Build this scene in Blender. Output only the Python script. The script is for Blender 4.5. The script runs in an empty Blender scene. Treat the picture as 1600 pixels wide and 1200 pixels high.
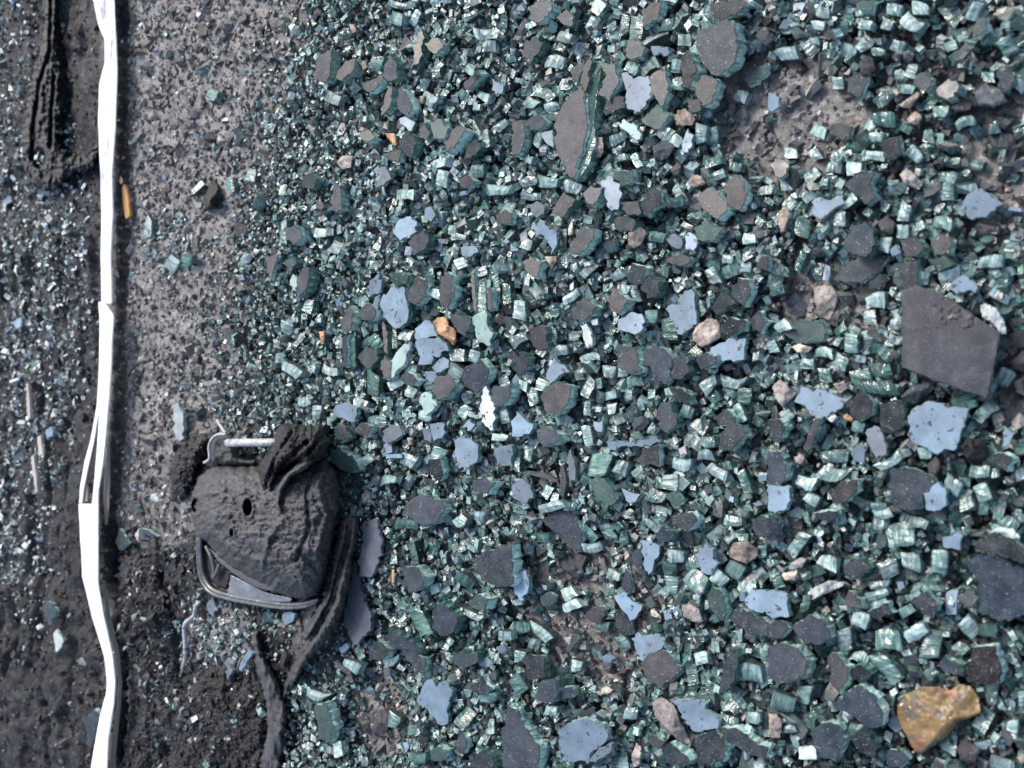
import bpy, math, random
import numpy as np
from mathutils import Vector

random.seed(7); rng = np.random.default_rng(7)
scene = bpy.context.scene
col = scene.collection

# ------------------------------------------------------------------ camera
TILT = math.radians(38.0)
FPX = 1716.0                       # focal length in photograph pixels (1600 wide)
CH = 0.270                         # camera height above the ground, metres
CX = CH * math.tan(TILT)           # the view centre falls on the origin
cam_d = bpy.data.cameras.new('camera')
cam = bpy.data.objects.new('camera', cam_d); col.objects.link(cam)
cam.location = (CX, 0, CH); cam.rotation_euler = (0, TILT, 0)
cam_d.sensor_width = 36.0; cam_d.lens = 36.0 * FPX / 1600.0
cam_d.clip_start = 0.01; cam_d.clip_end = 50.0
cam_d.dof.use_dof = True; cam_d.dof.focus_distance = 0.335; cam_d.dof.aperture_fstop = 22.0
scene.camera = cam

# ------------------------------------------------------------------ daylight
SUN_EL = math.radians(48); SUN_DIR = (-0.60, 0.80)     # the light comes from the far left of the picture
world = bpy.data.worlds.new('World'); scene.world = world; world.use_nodes = True
wn = world.node_tree; bg = wn.nodes['Background']
sky = wn.nodes.new('ShaderNodeTexSky'); sky.sky_type = 'NISHITA'; sky.sun_disc = False
sky.sun_elevation = SUN_EL; sky.sun_rotation = math.atan2(SUN_DIR[0], SUN_DIR[1])
sky.air_density = 1.0; sky.dust_density = 4.0; sky.ozone_density = 1.0
wn.links.new(sky.outputs[0], bg.inputs[0]); bg.inputs[1].default_value = 0.14
sun_d = bpy.data.lights.new('sun', 'SUN'); sun_d.energy = 1.25; sun_d.angle = math.radians(14)
sun_d.color = (1.0, 0.96, 0.90)
sun = bpy.data.objects.new('sun', sun_d); col.objects.link(sun)
_h = math.hypot(*SUN_DIR)
sv = Vector((SUN_DIR[0] / _h * math.cos(SUN_EL), SUN_DIR[1] / _h * math.cos(SUN_EL), math.sin(SUN_EL)))
sun.rotation_euler = sv.to_track_quat('Z', 'Y').to_euler()
scene.view_settings.view_transform = 'Standard'; scene.view_settings.look = 'None'
scene.view_settings.gamma = 1.0; scene.view_settings.use_curve_mapping = False
scene.view_settings.exposure = 0.86
scene.render.engine = 'CYCLES'
scene.cycles.use_denoising = True
scene.cycles.max_bounces = 10; scene.cycles.transmission_bounces = 8; scene.cycles.transparent_max_bounces = 4
scene.cycles.caustics_reflective = False; scene.cycles.caustics_refractive = False
# outlines measured from the photograph, one block per 400 px square of it (three units to a pixel):
# kind tone x y x y ... @ short name of the ones that stand out
TILES = {
(0,0): """
S black 955 920 985 850 1020 850 1040 930 1020 985 960 985 @ small black clod
W orange 570 880 582 865 600 920 607 1010 590 1025 578 980 @ orange wood chip
C 690,1075,35,110,5,b 770,1035,40,60,20,b 990,440,50,60,20 975,620,40,60,0,g 1175,820,50,60,10 915,930,30,60,10 1135,1000,40,60,0,g 1075,870,40,70,0,g 1165,280,30,70,0
""",
(400,0): """
F blue 670 553 700 550 745 575 730 612 715 610 700 590 675 578
F dim 560 790 610 775 625 830 610 860 555 885 580 840 @ mottled blue-grey flake
F blue 645 1070 665 1040 705 1015 750 1040 745 1085 715 1110 680 1115 650 1095 @ speckled round blue flake
F blue 790 975 820 970 840 1010 820 1040 795 1020
F blue 960 1160 1030 1155 1040 1180 1000 1200 965 1200
F blue 1110 370 1160 400 1150 440 1110 420
P dark 290 260 355 240 350 340 325 385 275 370 @ upright slate-dark shard
P brown 385 330 420 290 460 275 455 330 400 375 370 365
P dark 500 400 595 345 600 385 535 430 510 425
P grey 600 330 625 250 660 310 660 370 610 380
P brown 735 300 740 200 775 140 790 180 765 290 730 320
P brown 590 500 620 410 640 400 625 500 595 540
P grey 660 470 680 410 715 460 735 500 710 545 690 540 665 500
P brown 795 200 840 170 880 210 850 250 810 240 @ brown diamond shard
P dark 675 640 700 615 740 640 745 690 725 735 690 710 670 690
P dark 880 650 900 620 960 590 985 610 935 680 900 705 885 700
P dark 980 690 1050 665 1050 700 1005 745 975 745
P green 820 580 860 550 895 600 880 650 830 650
P grey 760 600 790 590 815 620 800 655 770 640
P dark 220 830 250 810 285 835 265 885 220 880
P grey 350 920 370 870 400 870 400 980 375 1000 355 980
P brown 970 390 1040 330 1045 360 1000 420 975 415
P grey 135 1070 175 1060 225 1110 180 1140 140 1120
P grey 720 1140 735 1100 790 1080 810 1130 790 1170 740 1190
P dark 600 720 680 700 670 760 620 745
P brown 950 840 990 820 1030 850 990 880 955 870
P brown 485 620 530 610 560 640 530 665 490 650
P brown 1125 1010 1160 990 1200 1000 1200 1045 1130 1050
S orange 600 625 650 620 670 690 640 680 @ orange-tan chip
S tan 430 110 460 110 480 150 450 160 
S pale 375 760 400 725 460 730 450 790 400 795 @ grey-pink stone
S brown 280 945 310 940 335 975 310 990 280 980
S tan 765 450 790 445 800 485 770 490
S tan 485 290 510 275 525 320 500 335
S cream 780 515 800 510 812 540 790 555
C 160,293,45,35,-5,b 355,460,65,45,30,b 580,170,45,40,0,b 650,85,60,60,10 680,20,110,35,5,b 740,80,40,70,25,b 1000,75,80,50,-30,b 1090,215,70,55,0,b 1150,125,50,40,-35,b 865,415,50,50,0,b 750,385,45,50,0,b 1065,445,55,50,20,b 1000,320,45,60,20 1095,300,50,40,0,b 1140,590,70,45,-40,b 1075,650,35,110,-5,b 195,590,45,40,-35,b 220,650,45,50,30 245,560,60,30,0,b 375,820,45,45,35,b 550,912,65,35,-15,b 695,905,75,45,5,b 775,965,35,40,0,b 1120,885,145,45,3,b 925,890,35,55,0,b 990,895,60,35,-5,b 585,1020,45,55,0,b 295,1090,60,50,0,b 945,1110,70,40,0,b 125,1080,30,120,0,g 370,1160,50,60,30,b 560,290,60,60,20,g 500,500,60,30,35,b 575,460,50,50,30,b 870,840,60,90,10 1030,800,70,60,0 695,765,40,45,0,b 810,460,60,60,30,b 1060,155,90,50,0,b 370,280,25,90,0,g 730,500,30,90,-10,g
""",
(800,0): """
F blue 515 345 545 340 570 375 640 355 650 375 645 400 665 445 630 470 605 525 575 530 560 505 535 500 525 465 540 430 520 395 @ deeply notched pale blue flake
F blue 415 850 440 848 445 820 462 825 475 850 500 865 508 905 500 975 465 985 445 975 430 900 @ tooth-shaped pale blue flake
F blue 95 1060 150 1040 175 1075 205 1085 205 1160 185 1190 170 1120 130 1095 115 1110 @ hook-shaped pale flake
F dim 720 1110 765 1100 800 1120 795 1165 770 1165 735 1140
F blue 808 1100 850 1095 875 1140 850 1175 815 1165
F blue 790 700 805 640 820 605 850 640 845 690 800 720
F blue 135 625 190 610 192 690 165 680
F blue 650 215 735 220 735 250 715 265 700 250 665 260
F blue 885 540 900 500 930 520 925 550
F dim 85 960 120 945 150 970 150 1000 115 1020 90 1000
F mint 525 550 545 580 570 580 605 630 600 655 560 640 540 610 505 590
P navy 865 140 1010 90 1045 110 1050 280 1020 320 965 350 930 345 905 310 880 290 870 200 @ big five-sided dark sheet
P dark 930 10 1080 0 1110 20 1020 80 990 95 940 70
P dark 850 400 905 345 965 385 930 480 900 490 860 440 @ dark shard with a bluish face
P brown 200 560 230 500 290 430 325 395 335 470 350 550 335 700 290 815 265 830 235 760 205 700 @ large leaf-shaped brown shard
G green 375 285 420 290 400 440 385 540 390 680 355 780 310 840 340 700 350 560 345 450 @ long green glass bar
P brown 330 320 365 270 375 290 345 430 325 420
P grey 85 30 140 0 190 20 180 60 130 110 90 95
P grey 210 80 255 45 290 80 275 125 230 105
P dark 60 200 110 170 140 200 130 240 80 290 50 260
P grey 275 330 340 280 330 330 305 390 285 370
P grey 530 230 550 190 600 190 625 225 610 265 560 275 535 260 @ rounded grey shard
P dark 610 40 660 10 700 20 690 80 650 110 615 130
P dark 650 360 715 310 730 400 725 440 700 500 655 430 @ dark spearhead shard
P dark 435 490 470 455 520 455 525 500 470 530 430 510
P black 790 300 815 230 850 290 865 330 840 360 835 420 800 400
P dark 0 570 50 570 65 640 30 720 0 725
P grey 65 560 125 535 160 570 130 610 90 610
P dark 195 960 240 905 295 930 280 965 230 1020 200 990
P grey 335 910 370 870 420 880 400 940 355 955
P dark 510 950 590 940 605 1000 540 1010
P dark 605 960 650 890 700 900 690 960 630 1010 600 1000
P brown 870 920 930 880 980 920 1010 990 960 1030 900 980
P brown 1000 870 1040 820 1090 860 1100 930 1060 980 1010 960
P dark 285 1130 320 1065 385 1080 380 1120 320 1190 270 1180
P dark 470 1030 530 1010 580 1030 560 1080 490 1080
P green 1080 370 1190 290 1200 340 1110 400
P dark 820 465 890 465 880 520 830 525
P green 460 800 560 800 580 860 520 870
P green 850 1070 910 1030 980 1080 940 1130 870 1120
P navy 430 380 420 300 480 300 500 380 450 470 410 440
P green 610 560 680 490 740 540 700 600 640 600
S tan 755 550 775 515 810 505 865 550 850 590 800 595 770 590 @ tan pebble
S tan 380 680 400 640 425 640 435 700 420 740 385 740 @ upright tan pebble
S tan 825 840 850 815 890 820 915 860 870 880 835 875
S brown 740 800 770 755 800 770 790 820 755 825
S tan 540 1090 565 1060 610 1060 640 1090 610 1150 570 1170 545 1150 @ domed brown-grey pebble
S grey 1135 170 1170 120 1200 120 1230 190 1200 225 1160 200
S grey 650 690 720 640 770 690 730 750 670 760
S cream 260 1075 275 1030 290 1035 285 1105 262 1105 @ cream sliver
S brown 210 1120 235 1115 245 1150 220 1160
C 60,85,50,40,-30 185,500,70,45,-20,b 240,450,80,30,-35,b 525,115,45,110,5 580,130,50,120,5 725,115,60,55,0 808,128,50,50,20,b 690,180,50,45,0 745,190,40,45,0,b 770,310,45,80,5 770,390,60,60,0 762,462,45,55,0 720,620,70,70,30,b 765,655,55,55,30,b 495,645,90,50,-30,b 455,735,45,50,-30,b 580,750,40,80,-30,b 390,775,45,35,-30,b 275,875,80,55,20,b 160,855,90,60,10 65,850,80,50,-30,b 80,920,110,40,0,b 160,940,45,45,10,b 545,900,45,60,10,b 708,810,35,60,5,b 760,942,95,45,0,g 670,1110,100,55,10,g 1020,470,50,45,10,b 1072,445,60,65,20,b 935,630,70,90,0 880,620,50,90,5 935,755,80,50,-15,g 960,820,60,50,-30,b 1045,775,55,50,0 635,310,110,50,-35,b 560,320,70,60,20 65,1145,50,60,20,b 60,740,70,40,20,b 120,650,40,70,20,b 640,1175,60,45,0,g 805,860,50,40,-10,b 400,30,50,60,30,b 240,175,60,50,20,b 150,440,90,60,30 200,290,90,60,10 90,480,70,45,20 1110,1120,60,50,0,b
""",
(1200,0): """
F blue 0 435 35 435 52 475 40 515 0 525
F blue 925 930 985 885 1030 910 1100 955 1020 1010 945 1030 915 990 @ smooth teardrop-shaped blue flake
F blue 205 950 245 925 300 940 350 915 360 945 300 985 250 1025 215 1010 @ pale blue flake with a stepped edge
F blue 575 1170 600 1150 620 1180 590 1200
S slate 625 245 660 230 690 250 680 285 640 285
P navy 375 380 420 310 470 375 420 460 375 430
P green 415 15 450 0 490 10 485 50 440 55
P navy 360 870 430 800 490 810 480 860 500 930 460 960 390 890
P navy 365 1120 400 1060 450 1040 490 1080 500 1150 450 1200 370 1180
P dark 285 600 330 575 390 600 380 640 340 655 300 630
P dark 15 770 50 740 95 780 60 830 20 810
P grey 790 420 840 375 890 385 880 440 840 465 805 450
P grey 690 365 740 345 770 400 740 430 700 400
P dark 530 660 610 640 620 720 550 740
P green 950 140 990 80 1025 90 1020 150 985 170
P grey 1080 340 1140 320 1160 370 1120 420 1085 400
P dark 760 1130 800 1090 860 1120 850 1190 780 1190
P dark 620 1130 680 1110 720 1150 700 1200 640 1200
S slate 960 430 1030 380 1100 420 1130 480 1060 510 980 500 @ mottled slate lump
S brown 420 300 445 255 490 265 510 320 480 360 435 350 @ dark brown pebble
S tan 380 545 420 510 465 545 470 595 420 580
S tan 610 490 700 425 720 440 670 510 620 505 @ knobbly tan stone
S tan 645 560 690 515 730 545 700 590 660 580
S pale 610 820 650 780 735 855 710 895 640 870 @ pinkish grey stone
S brown 505 1040 560 1005 600 1040 590 1110 530 1090
S brown 100 375 150 335 200 375 150 410 110 405
S red 290 440 325 435 335 500 300 500 @ brick red chip
S tan 35 1020 75 950 105 990 90 1080 60 1100 @ upright tan lump
S brown 860 500 900 465 960 480 950 520 880 530
S tan 1130 520 1200 470 1240 500 1220 560 1150 560
S tan 580 420 605 415 620 440 600 455
S brown 205 480 230 465 250 490 235 515 215 510
S grey 1020 630 1100 600 1180 640 1150 720 1050 700
C 90,245,90,55,-15,b 255,55,55,50,10,b 240,120,60,55,0,b 130,155,45,55,10 170,150,50,45,-20,b 215,190,55,50,0 450,110,65,60,10 585,45,80,60,5 665,100,90,70,40,b 710,35,80,75,0 550,110,60,60,20,b 590,165,60,35,0 450,205,85,60,-45,b 605,215,70,60,10,b 685,190,40,45,10 510,240,70,50,0 960,50,60,85,30,b 325,385,50,60,-10,b 670,335,60,70,10,b 650,415,65,55,10 1120,220,80,90,-30,g 1175,395,60,60,30,b 805,520,75,55,0 540,560,120,80,0,g 750,635,50,65,0 680,720,100,60,40,b 240,610,70,60,20,b 215,720,60,60,-30,b 105,715,60,55,0,b 310,780,75,60,10,b 397,790,72,62,2,b 85,860,60,60,0 415,920,80,60,-35,b 370,950,90,50,-35,b 335,1030,60,80,10,b 635,1000,60,110,15,b 820,1045,100,60,10 750,1030,50,45,0 840,900,60,80,-5 160,1065,70,100,10,g 505,730,80,50,0,b 500,645,60,50,0,b 1060,600,60,60,-10 930,570,100,50,-20 475,1000,50,45,0 155,985,45,40,0,b 1030,360,60,50,-5 1155,1035,50,45,20,b 630,1080,60,60,0,b 540,1140,60,60,20,b
""",
(0,400): """
F white 812 700 825 695 855 740 858 860 835 860 812 810 @ upright white splinter
F blue 215 815 240 800 243 840 220 860
S white 700 1120 735 1105 775 1140 745 1165 720 1150 710 1165 @ curled white crumb
S grey 955 560 985 520 1010 545 980 595 955 590
F blue 50 310 95 290 100 330 80 340
W pale 175 850 190 840 200 930 180 935 @ pale wood sliver
W pale 145 940 158 935 175 1100 165 1110
W pale 122 600 132 600 142 760 130 765
P grey 600 1160 620 1150 660 1200 640 1210
S red 765 970 785 965 795 995 770 1000
C 800,40,60,70,30,b 790,180,40,30,0,b 880,340,30,40,0 1080,320,40,60,20 1060,490,50,30,0,g 1155,420,30,70,15,b 985,465,50,30,0,b 1145,760,35,30,0,b 860,30,60,80,20,g 680,630,22,50,-5,b 900,580,30,30,0 1040,60,40,40,0
""",
(400,400): """
F blue 580 220 595 185 620 180 625 150 690 150 700 210 712 240 712 310 665 335 640 335 620 305 595 285 @ large upright pale blue flake
F blue 530 180 535 115 575 85 588 125 580 170 535 190
F blue 545 230 560 195 578 190 575 240 560 270
F blue 745 340 790 300 825 320 850 375 800 383 760 393 748 385
F blue 748 396 800 390 850 382 890 410 898 445 870 450 860 475 830 470 820 500 770 515 765 470 745 430 @ cracked pale blue flake
F blue 828 520 870 470 905 490 900 520 865 540 845 545
F blue 790 545 840 550 840 590 810 590
F blue 350 720 375 695 430 695 475 715 470 760 455 790 425 775 400 745 365 750 @ anvil-shaped blue flake
F blue 925 860 975 845 1030 880 1042 905 1040 960 990 990 950 980 935 930 @ speckled blue flake with a pointed corner
F blue 820 790 850 782 885 795 880 850 830 860
F dim 780 815 800 810 825 835 820 875 790 860
F blue 975 795 995 768 1018 795 1000 818
F dim 595 820 630 795 670 800 685 830 640 865 600 870
F blue 600 885 630 875 640 920 610 930
F blue 610 930 685 932 683 948 612 950
F mint 1010 300 1050 262 1075 265 1080 310 1110 365 1090 425 1060 400 1040 410 1030 360 @ greenish white flake
F white 1065 640 1078 608 1095 650 1110 700 1115 760 1100 820 1070 790 1050 720 1055 660 @ upright white leaf-like flake
F mint 765 660 790 635 830 650 835 680 850 690 835 710 800 745 775 700 @ star-edged mint flake
F mint 660 440 720 400 725 420 700 480 690 500 640 575 630 560 640 480 @ long slanting mint flake
F mint 155 120 170 85 190 110 188 170 175 160
F dim 1115 900 1200 890 1200 985 1130 980
S orange 825 310 850 280 900 285 905 320 940 345 945 400 925 430 900 400 850 370 830 350 @ rusty orange stone
S orange 290 350 325 350 325 420 305 410
S tan 705 850 735 845 740 890 715 890
S cream 405 1090 425 1080 430 1110 410 1115
P dark 720 160 750 100 800 110 795 190 750 225 715 210 @ dark tilted square shard
P dark 860 130 880 75 920 90 930 170 900 240 865 230
P dark 485 260 520 220 560 250 555 300 500 305
P dark 910 275 940 262 1000 295 1005 330 975 375 930 330
P dark 475 470 510 430 560 440 575 480 540 525 490 510
P brown 590 300 610 330 620 460 600 450
P brown 582 510 600 465 630 500 630 560 600 580
P brown 395 300 440 235 455 260 440 340 400 350
P grey 965 560 985 520 1050 490 1090 530 1080 590 1040 640 990 620 960 590
P grey 1105 620 1190 600 1195 650 1160 700 1110 700
P brown 825 610 850 560 900 560 935 600 905 660 860 670 830 640 @ brown shard with a green rim
P dark 680 560 710 540 760 580 740 615 690 600
P green 350 930 380 890 470 960 480 1000 430 1015 360 970
P grey 1015 1060 1060 1040 1115 1060 1090 1110 1020 1100
P grey 690 1179 744 1128 798 1122 864 1149 885 1191 855 1245 780 1266 720 1230 @ wide dark grey shard with a scalloped top edge
P dark 805 960 850 950 880 1010 860 1050 815 1020
P grey 380 790 420 800 440 850 400 870
P grey 460 810 500 780 540 800 520 845 475 835
P brown 1005 80 1020 80 1035 260 1022 260
P brown 1078 150 1100 150 1108 250 1090 255
P green 625 110 660 80 715 90 710 130 650 145
P dark 190 110 220 60 250 60 240 140 195 195
P brown 50 0 100 0 70 110 50 60
P grey 120 30 170 10 190 30 160 60
P brown 405 380 425 370 430 520 408 520
C 895,40,50,50,20,b 955,35,50,60,-30,b 840,180,60,50,30,b 240,235,45,75,10,g 465,290,25,80,10,b 555,400,80,60,50,g 448,460,30,180,0,g 295,475,35,40,0,b 340,535,80,45,20,b 165,540,90,45,35,b 415,560,50,50,0,b 235,620,30,40,0,b 228,683,70,40,-5,b 325,680,50,40,0,b 180,705,35,30,30,b 225,740,45,40,-20,b 282,735,45,75,10,b 85,720,25,80,0,b 500,650,50,50,30,b 695,370,60,60,20,b 645,600,80,50,-30,b 720,640,50,60,20,b 745,690,45,40,0,b 940,470,70,60,10,b 1020,470,50,60,20,b 930,550,70,70,30,b 720,530,60,50,10,b 785,750,60,60,0,b 1145,850,80,40,5,b 1155,740,50,80,-20,b 510,960,60,50,-35,b 500,865,80,25,0 615,1050,75,40,-10,b 670,1070,45,60,10,b 585,970,50,50,20 710,960,70,60,30,b 745,945,35,35,0,b 965,1110,30,35,10,b 1005,1145,40,35,20 850,930,60,70,30 1090,940,45,45,0 545,600,60,130,0,g 640,390,40,100,0,g 1052,170,42,180,-3,g 1125,170,30,180,-5,g 1170,175,45,90,0,g 140,330,60,70,0
""",
(800,400): """
F blue 490 320 515 285 560 265 605 275 620 310 605 355 560 362 530 345 495 350 @ round-backed pale blue flake
F blue 730 250 745 225 775 220 790 180 825 158 855 175 860 210 855 250 868 300 830 350 780 372 770 330 745 295 @ tall diamond pale blue flake
F blue 950 420 1030 385 1090 395 1085 490 985 492 920 450 @ wide pale blue flake with a straight right edge
F blue 155 560 175 520 200 482 215 500 250 515 265 540 220 560 180 600 @ wing-shaped blue flake
F blue 0 770 25 730 60 770 95 790 75 825 0 855
F blue 480 868 560 868 690 850 700 870 640 888 500 895 @ long thin pale blue strip
F blue 378 780 428 772 420 825 385 815
F blue 515 1090 560 1110 600 1115 580 1150 545 1160
F blue 445 870 490 880 490 910 455 905
F dim 0 1080 45 1040 90 1080 95 1130 50 1160 0 1130
F dim 262 940 272 905 290 960 298 1050 270 1050
F white 328 330 350 315 370 360 375 420 355 430 335 400 @ narrow white flake
F blue 365 295 400 290 405 320 375 325
F pink 780 905 810 895 818 925 790 935
P dark 275 260 330 190 385 220 380 270 330 305 290 290
P brown 455 210 480 150 510 190 550 200 505 275 460 255
P dark 530 90 570 35 630 60 600 130 545 115
P dark 605 140 640 90 690 120 680 190 640 195
P dark 1030 150 1060 105 1110 120 1110 180 1085 240 1050 200
P dark 940 240 985 160 1040 200 1050 220 960 265 @ dark wedge shard
P dark 975 330 1020 290 1090 310 1090 350 1020 375 985 360
P grey 490 460 510 420 580 430 605 540 550 550 500 520
P grey 620 440 680 420 745 470 740 560 715 600 680 560 640 520 610 480 @ large grey shard at the middle
P grey 750 500 780 450 830 470 820 540 785 580 745 570
P brown 135 660 160 610 210 590 270 605 275 660 240 720 190 745 150 720 @ dust-speckled brown shard
P brown 80 350 120 325 165 350 170 430 120 440 90 410
P dark 5 530 45 450 75 480 70 530 20 545
P dark 735 620 790 615 835 660 830 695 770 680
P grey 680 740 700 690 740 680 770 790 720 830 695 800
P grey 115 820 150 800 210 830 240 860 190 870 150 895 120 860
P brown 585 960 620 900 680 885 685 980 600 975 @ brown triangular shard
P dark 960 750 1000 720 1050 760 1030 800 970 790
P dark 970 850 1010 790 1080 790 1095 840 1020 915 975 900
P brown 720 30 740 0 830 0 840 30 780 45
P dark 55 30 90 0 140 40 115 100 75 90
P dark 1115 300 1150 260 1190 310 1170 360 1130 340
P brown 1140 50 1165 0 1200 0 1200 70
P grey 860 470 910 460 960 480 930 520 880 530
P green 360 1060 430 1045 500 1130 470 1170 400 1140 @ ribbed green slab
P green 720 1120 770 1100 800 1150 760 1180
S quartz 840 360 870 320 920 285 970 300 985 380 950 405 890 435 845 400 @ pitted cream stone
S red 745 510 770 505 776 528 750 532
W brown 62 1005 150 1020 214 1048 214 1062 140 1040 62 1022 @ dark stick
W brown 225 985 240 980 255 1060 240 1130 228 1100
S grey 555 790 575 755 630 745 655 780 620 820 570 825 @ grey pebble with a worn top
S tan 145 0 210 0 215 25 185 65
S brown 975 505 1030 500 1050 530 1000 545
C 270,195,85,40,-35,b 525,160,50,55,10,b 580,180,50,90,-20,b 795,90,35,75,-5,b 940,100,60,80,-25,b 1090,50,50,55,10,b 700,250,40,55,0,b 735,335,70,120,-10,g 650,280,60,60,0 185,380,40,90,-5,g 215,450,100,45,-15,b 275,400,40,60,0,b 360,480,90,50,-20,b 445,540,60,55,5,b 515,540,50,80,0,g 350,620,50,120,25,b 1030,590,150,55,8,b 920,600,80,80,-35,b 945,660,60,50,-30,g 460,650,55,50,-15,b 580,665,60,30,0,b 570,590,80,60,-10 525,745,50,50,0,b 350,715,35,80,0,b 95,655,50,90,-10 140,610,60,60,30,b 240,770,90,60,10 100,225,50,50,0,b 130,270,50,45,0,b 35,250,60,90,10,b 25,395,80,50,-35,b 440,120,50,45,0,b 490,95,60,50,-30,b 745,730,40,110,-15,g 820,730,60,60,20 665,815,60,60,30,b 850,870,80,60,25,b 920,870,70,50,5 900,935,80,50,5,b 955,1010,100,50,30,b 790,975,80,55,10,b 350,840,50,110,-10,b 320,870,35,45,0,b 405,980,80,100,10,g 510,990,60,60,20,b 670,1130,80,60,20 740,1060,70,90,0,b 1090,1070,50,110,-20,g 1060,730,50,80,-20 175,1175,120,40,-15,b 270,1170,60,50,10,g 830,1090,35,55,0,b 75,920,40,80,10,b 1085,660,60,80,0,g 320,15,50,50,0,b 15,960,40,110,0,g 875,240,45,90,-30,b 1010,15,60,50,0
""",
(1200,400): """
B sheet 632 170 700 140 770 165 880 220 970 290 1085 360 1060 500 1030 640 1020 662 920 630 760 570 630 520 @ big smooth grey sheet
F blue 125 685 165 610 190 620 215 640 270 630 310 655 372 670 350 720 300 730 250 765 195 735 175 700 @ ragged pale blue flake with dark pits
F blue 650 760 680 720 750 685 800 695 850 710 940 715 925 780 905 830 890 880 870 915 825 905 800 925 765 920 740 890 700 880 655 840 665 800 @ largest pale blue flake
F blue 845 150 880 110 935 100 985 145 975 165 920 160 885 180
F dim 455 820 520 798 560 910 510 950 480 900 @ slate blue rectangular flake
F blue 735 1120 795 1060 835 1110 820 1180 780 1200 740 1180 @ smooth blue hexagonal flake
F blue 0 1080 100 1080 100 1150 75 1200 0 1190
F blue 1110 800 1145 835 1130 880 1100 900
F dim 390 920 430 880 460 910 450 965 410 960
P navy 330 80 380 30 440 0 560 0 530 50 430 130 360 120 300 110 @ broad blue-black shard
P dark 620 30 700 20 700 120 660 165 625 150
P dark 525 700 590 680 635 690 655 790 580 830 530 820 @ square dark shard
P dark 385 690 440 630 490 680 480 740 430 770 390 740
P navy 575 1010 640 990 770 1030 790 1080 730 1120 700 1190 590 1180 570 1080 @ broad navy shard
P black 295 1110 340 1060 420 1050 420 1100 370 1150 300 1160
P dark 0 770 50 770 85 800 60 850 20 860
P green 60 360 130 310 240 300 280 350 250 400 130 410 @ dull green oval shard
P dark 450 380 480 320 535 340 530 380 490 410
P dark 480 110 530 80 555 110 520 160 480 150
P brown 165 890 215 760 240 770 205 900 180 920
P green 760 20 830 0 870 40 800 70
P dark 1030 950 1080 920 1150 950 1110 1000
P grey 0 920 50 920 80 980 70 1060 0 1060
S white 990 230 1020 218 1070 240 1110 300 1125 375 1090 370 1050 320 1000 290 @ chalk-white stone
S pale 210 140 300 130 340 180 320 250 290 310 240 290 215 220 @ rough tan lump
S slate 70 200 130 160 190 220 180 280 130 305 90 260 @ violet-grey lump
S pale 15 610 60 570 100 610 140 650 70 715 30 670 @ worn beige stone
S cream 100 425 150 408 215 430 190 455 140 455 @ flat cream pebble
S black 900 890 930 850 1000 850 1040 900 1010 960 930 960 @ rough black round clod
S brown 565 450 600 440 630 470 600 490 575 480
S grey 610 660 680 600 760 590 770 640 700 690 640 690
S brown 1130 490 1200 440 1240 490 1200 550 1150 530
S brown 1150 590 1200 560 1240 600 1200 660 1160 640
S pale 120 945 150 920 180 945 160 980 130 975
S orange 345 750 375 735 405 765 400 782 365 775 @ small orange chip
S tan 580 830 650 810 640 840 600 850
S pale 300 600 360 580 380 620 340 650
S brown 740 980 790 930 820 990 790 1030 750 1020
C 840,95,90,60,-20,b 725,105,50,75,0,b 590,60,80,60,-20,b 500,210,100,70,-15,b 475,285,60,70,0,b 420,260,45,50,10,b 600,320,60,50,0,b 595,390,70,50,20,b 60,330,70,60,-30,b 400,350,60,50,20,b 255,455,90,60,10 265,560,60,60,0,g 435,570,90,60,-10,g 180,505,60,60,0 345,500,70,80,20 1110,565,90,90,30,b 1020,730,110,70,-40,b 565,960,150,55,-35,b 635,920,60,55,-30,b 730,920,60,60,0,b 860,1080,90,80,30,b 1000,1110,70,80,-20,b 80,750,60,60,-30,b 310,1020,130,70,10,b 180,1060,80,60,20,b 200,1140,70,60,30,b 440,1160,100,60,30,g 520,1180,80,60,0,b 985,1010,110,60,0,b 300,940,130,70,0 230,830,70,100,20,g 650,690,40,60,0,g 40,160,80,60,-10,g 15,285,50,50,0,b 150,20,40,110,20,g 60,70,90,50,20 380,410,60,90,0 500,610,180,60,0,g 420,800,60,60,20,b 1045,30,120,60,0,g
""",
(0,800): """
F white 250 570 262 550 290 590 290 635 260 660 @ white chip in the dark rut
P grey 540 140 560 80 600 150 560 180
P grey 550 260 575 245 600 270 575 290
F dim 965 440 995 400 1012 450 1000 490 980 475
F blue 1120 740 1135 690 1170 640 1185 660 1160 700 1130 745 @ pale leaf-thin flake
F slate 1045 760 1065 705 1090 740 1070 785
P grey 205 440 230 420 265 470 240 530 215 520
P grey 395 980 440 925 470 960 430 1090 410 1100 @ dull slate slab beside the white strip
P grey 650 75 700 85 735 115 700 110
C 620,120,30,40,0 1165,150,40,50,0,g 270,200,30,30,0,b 1185,570,25,30,0,b 620,780,30,50,0,b 790,900,20,80,15,b 640,1100,50,30,20,b 600,650,15,25,0,b
""",
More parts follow.
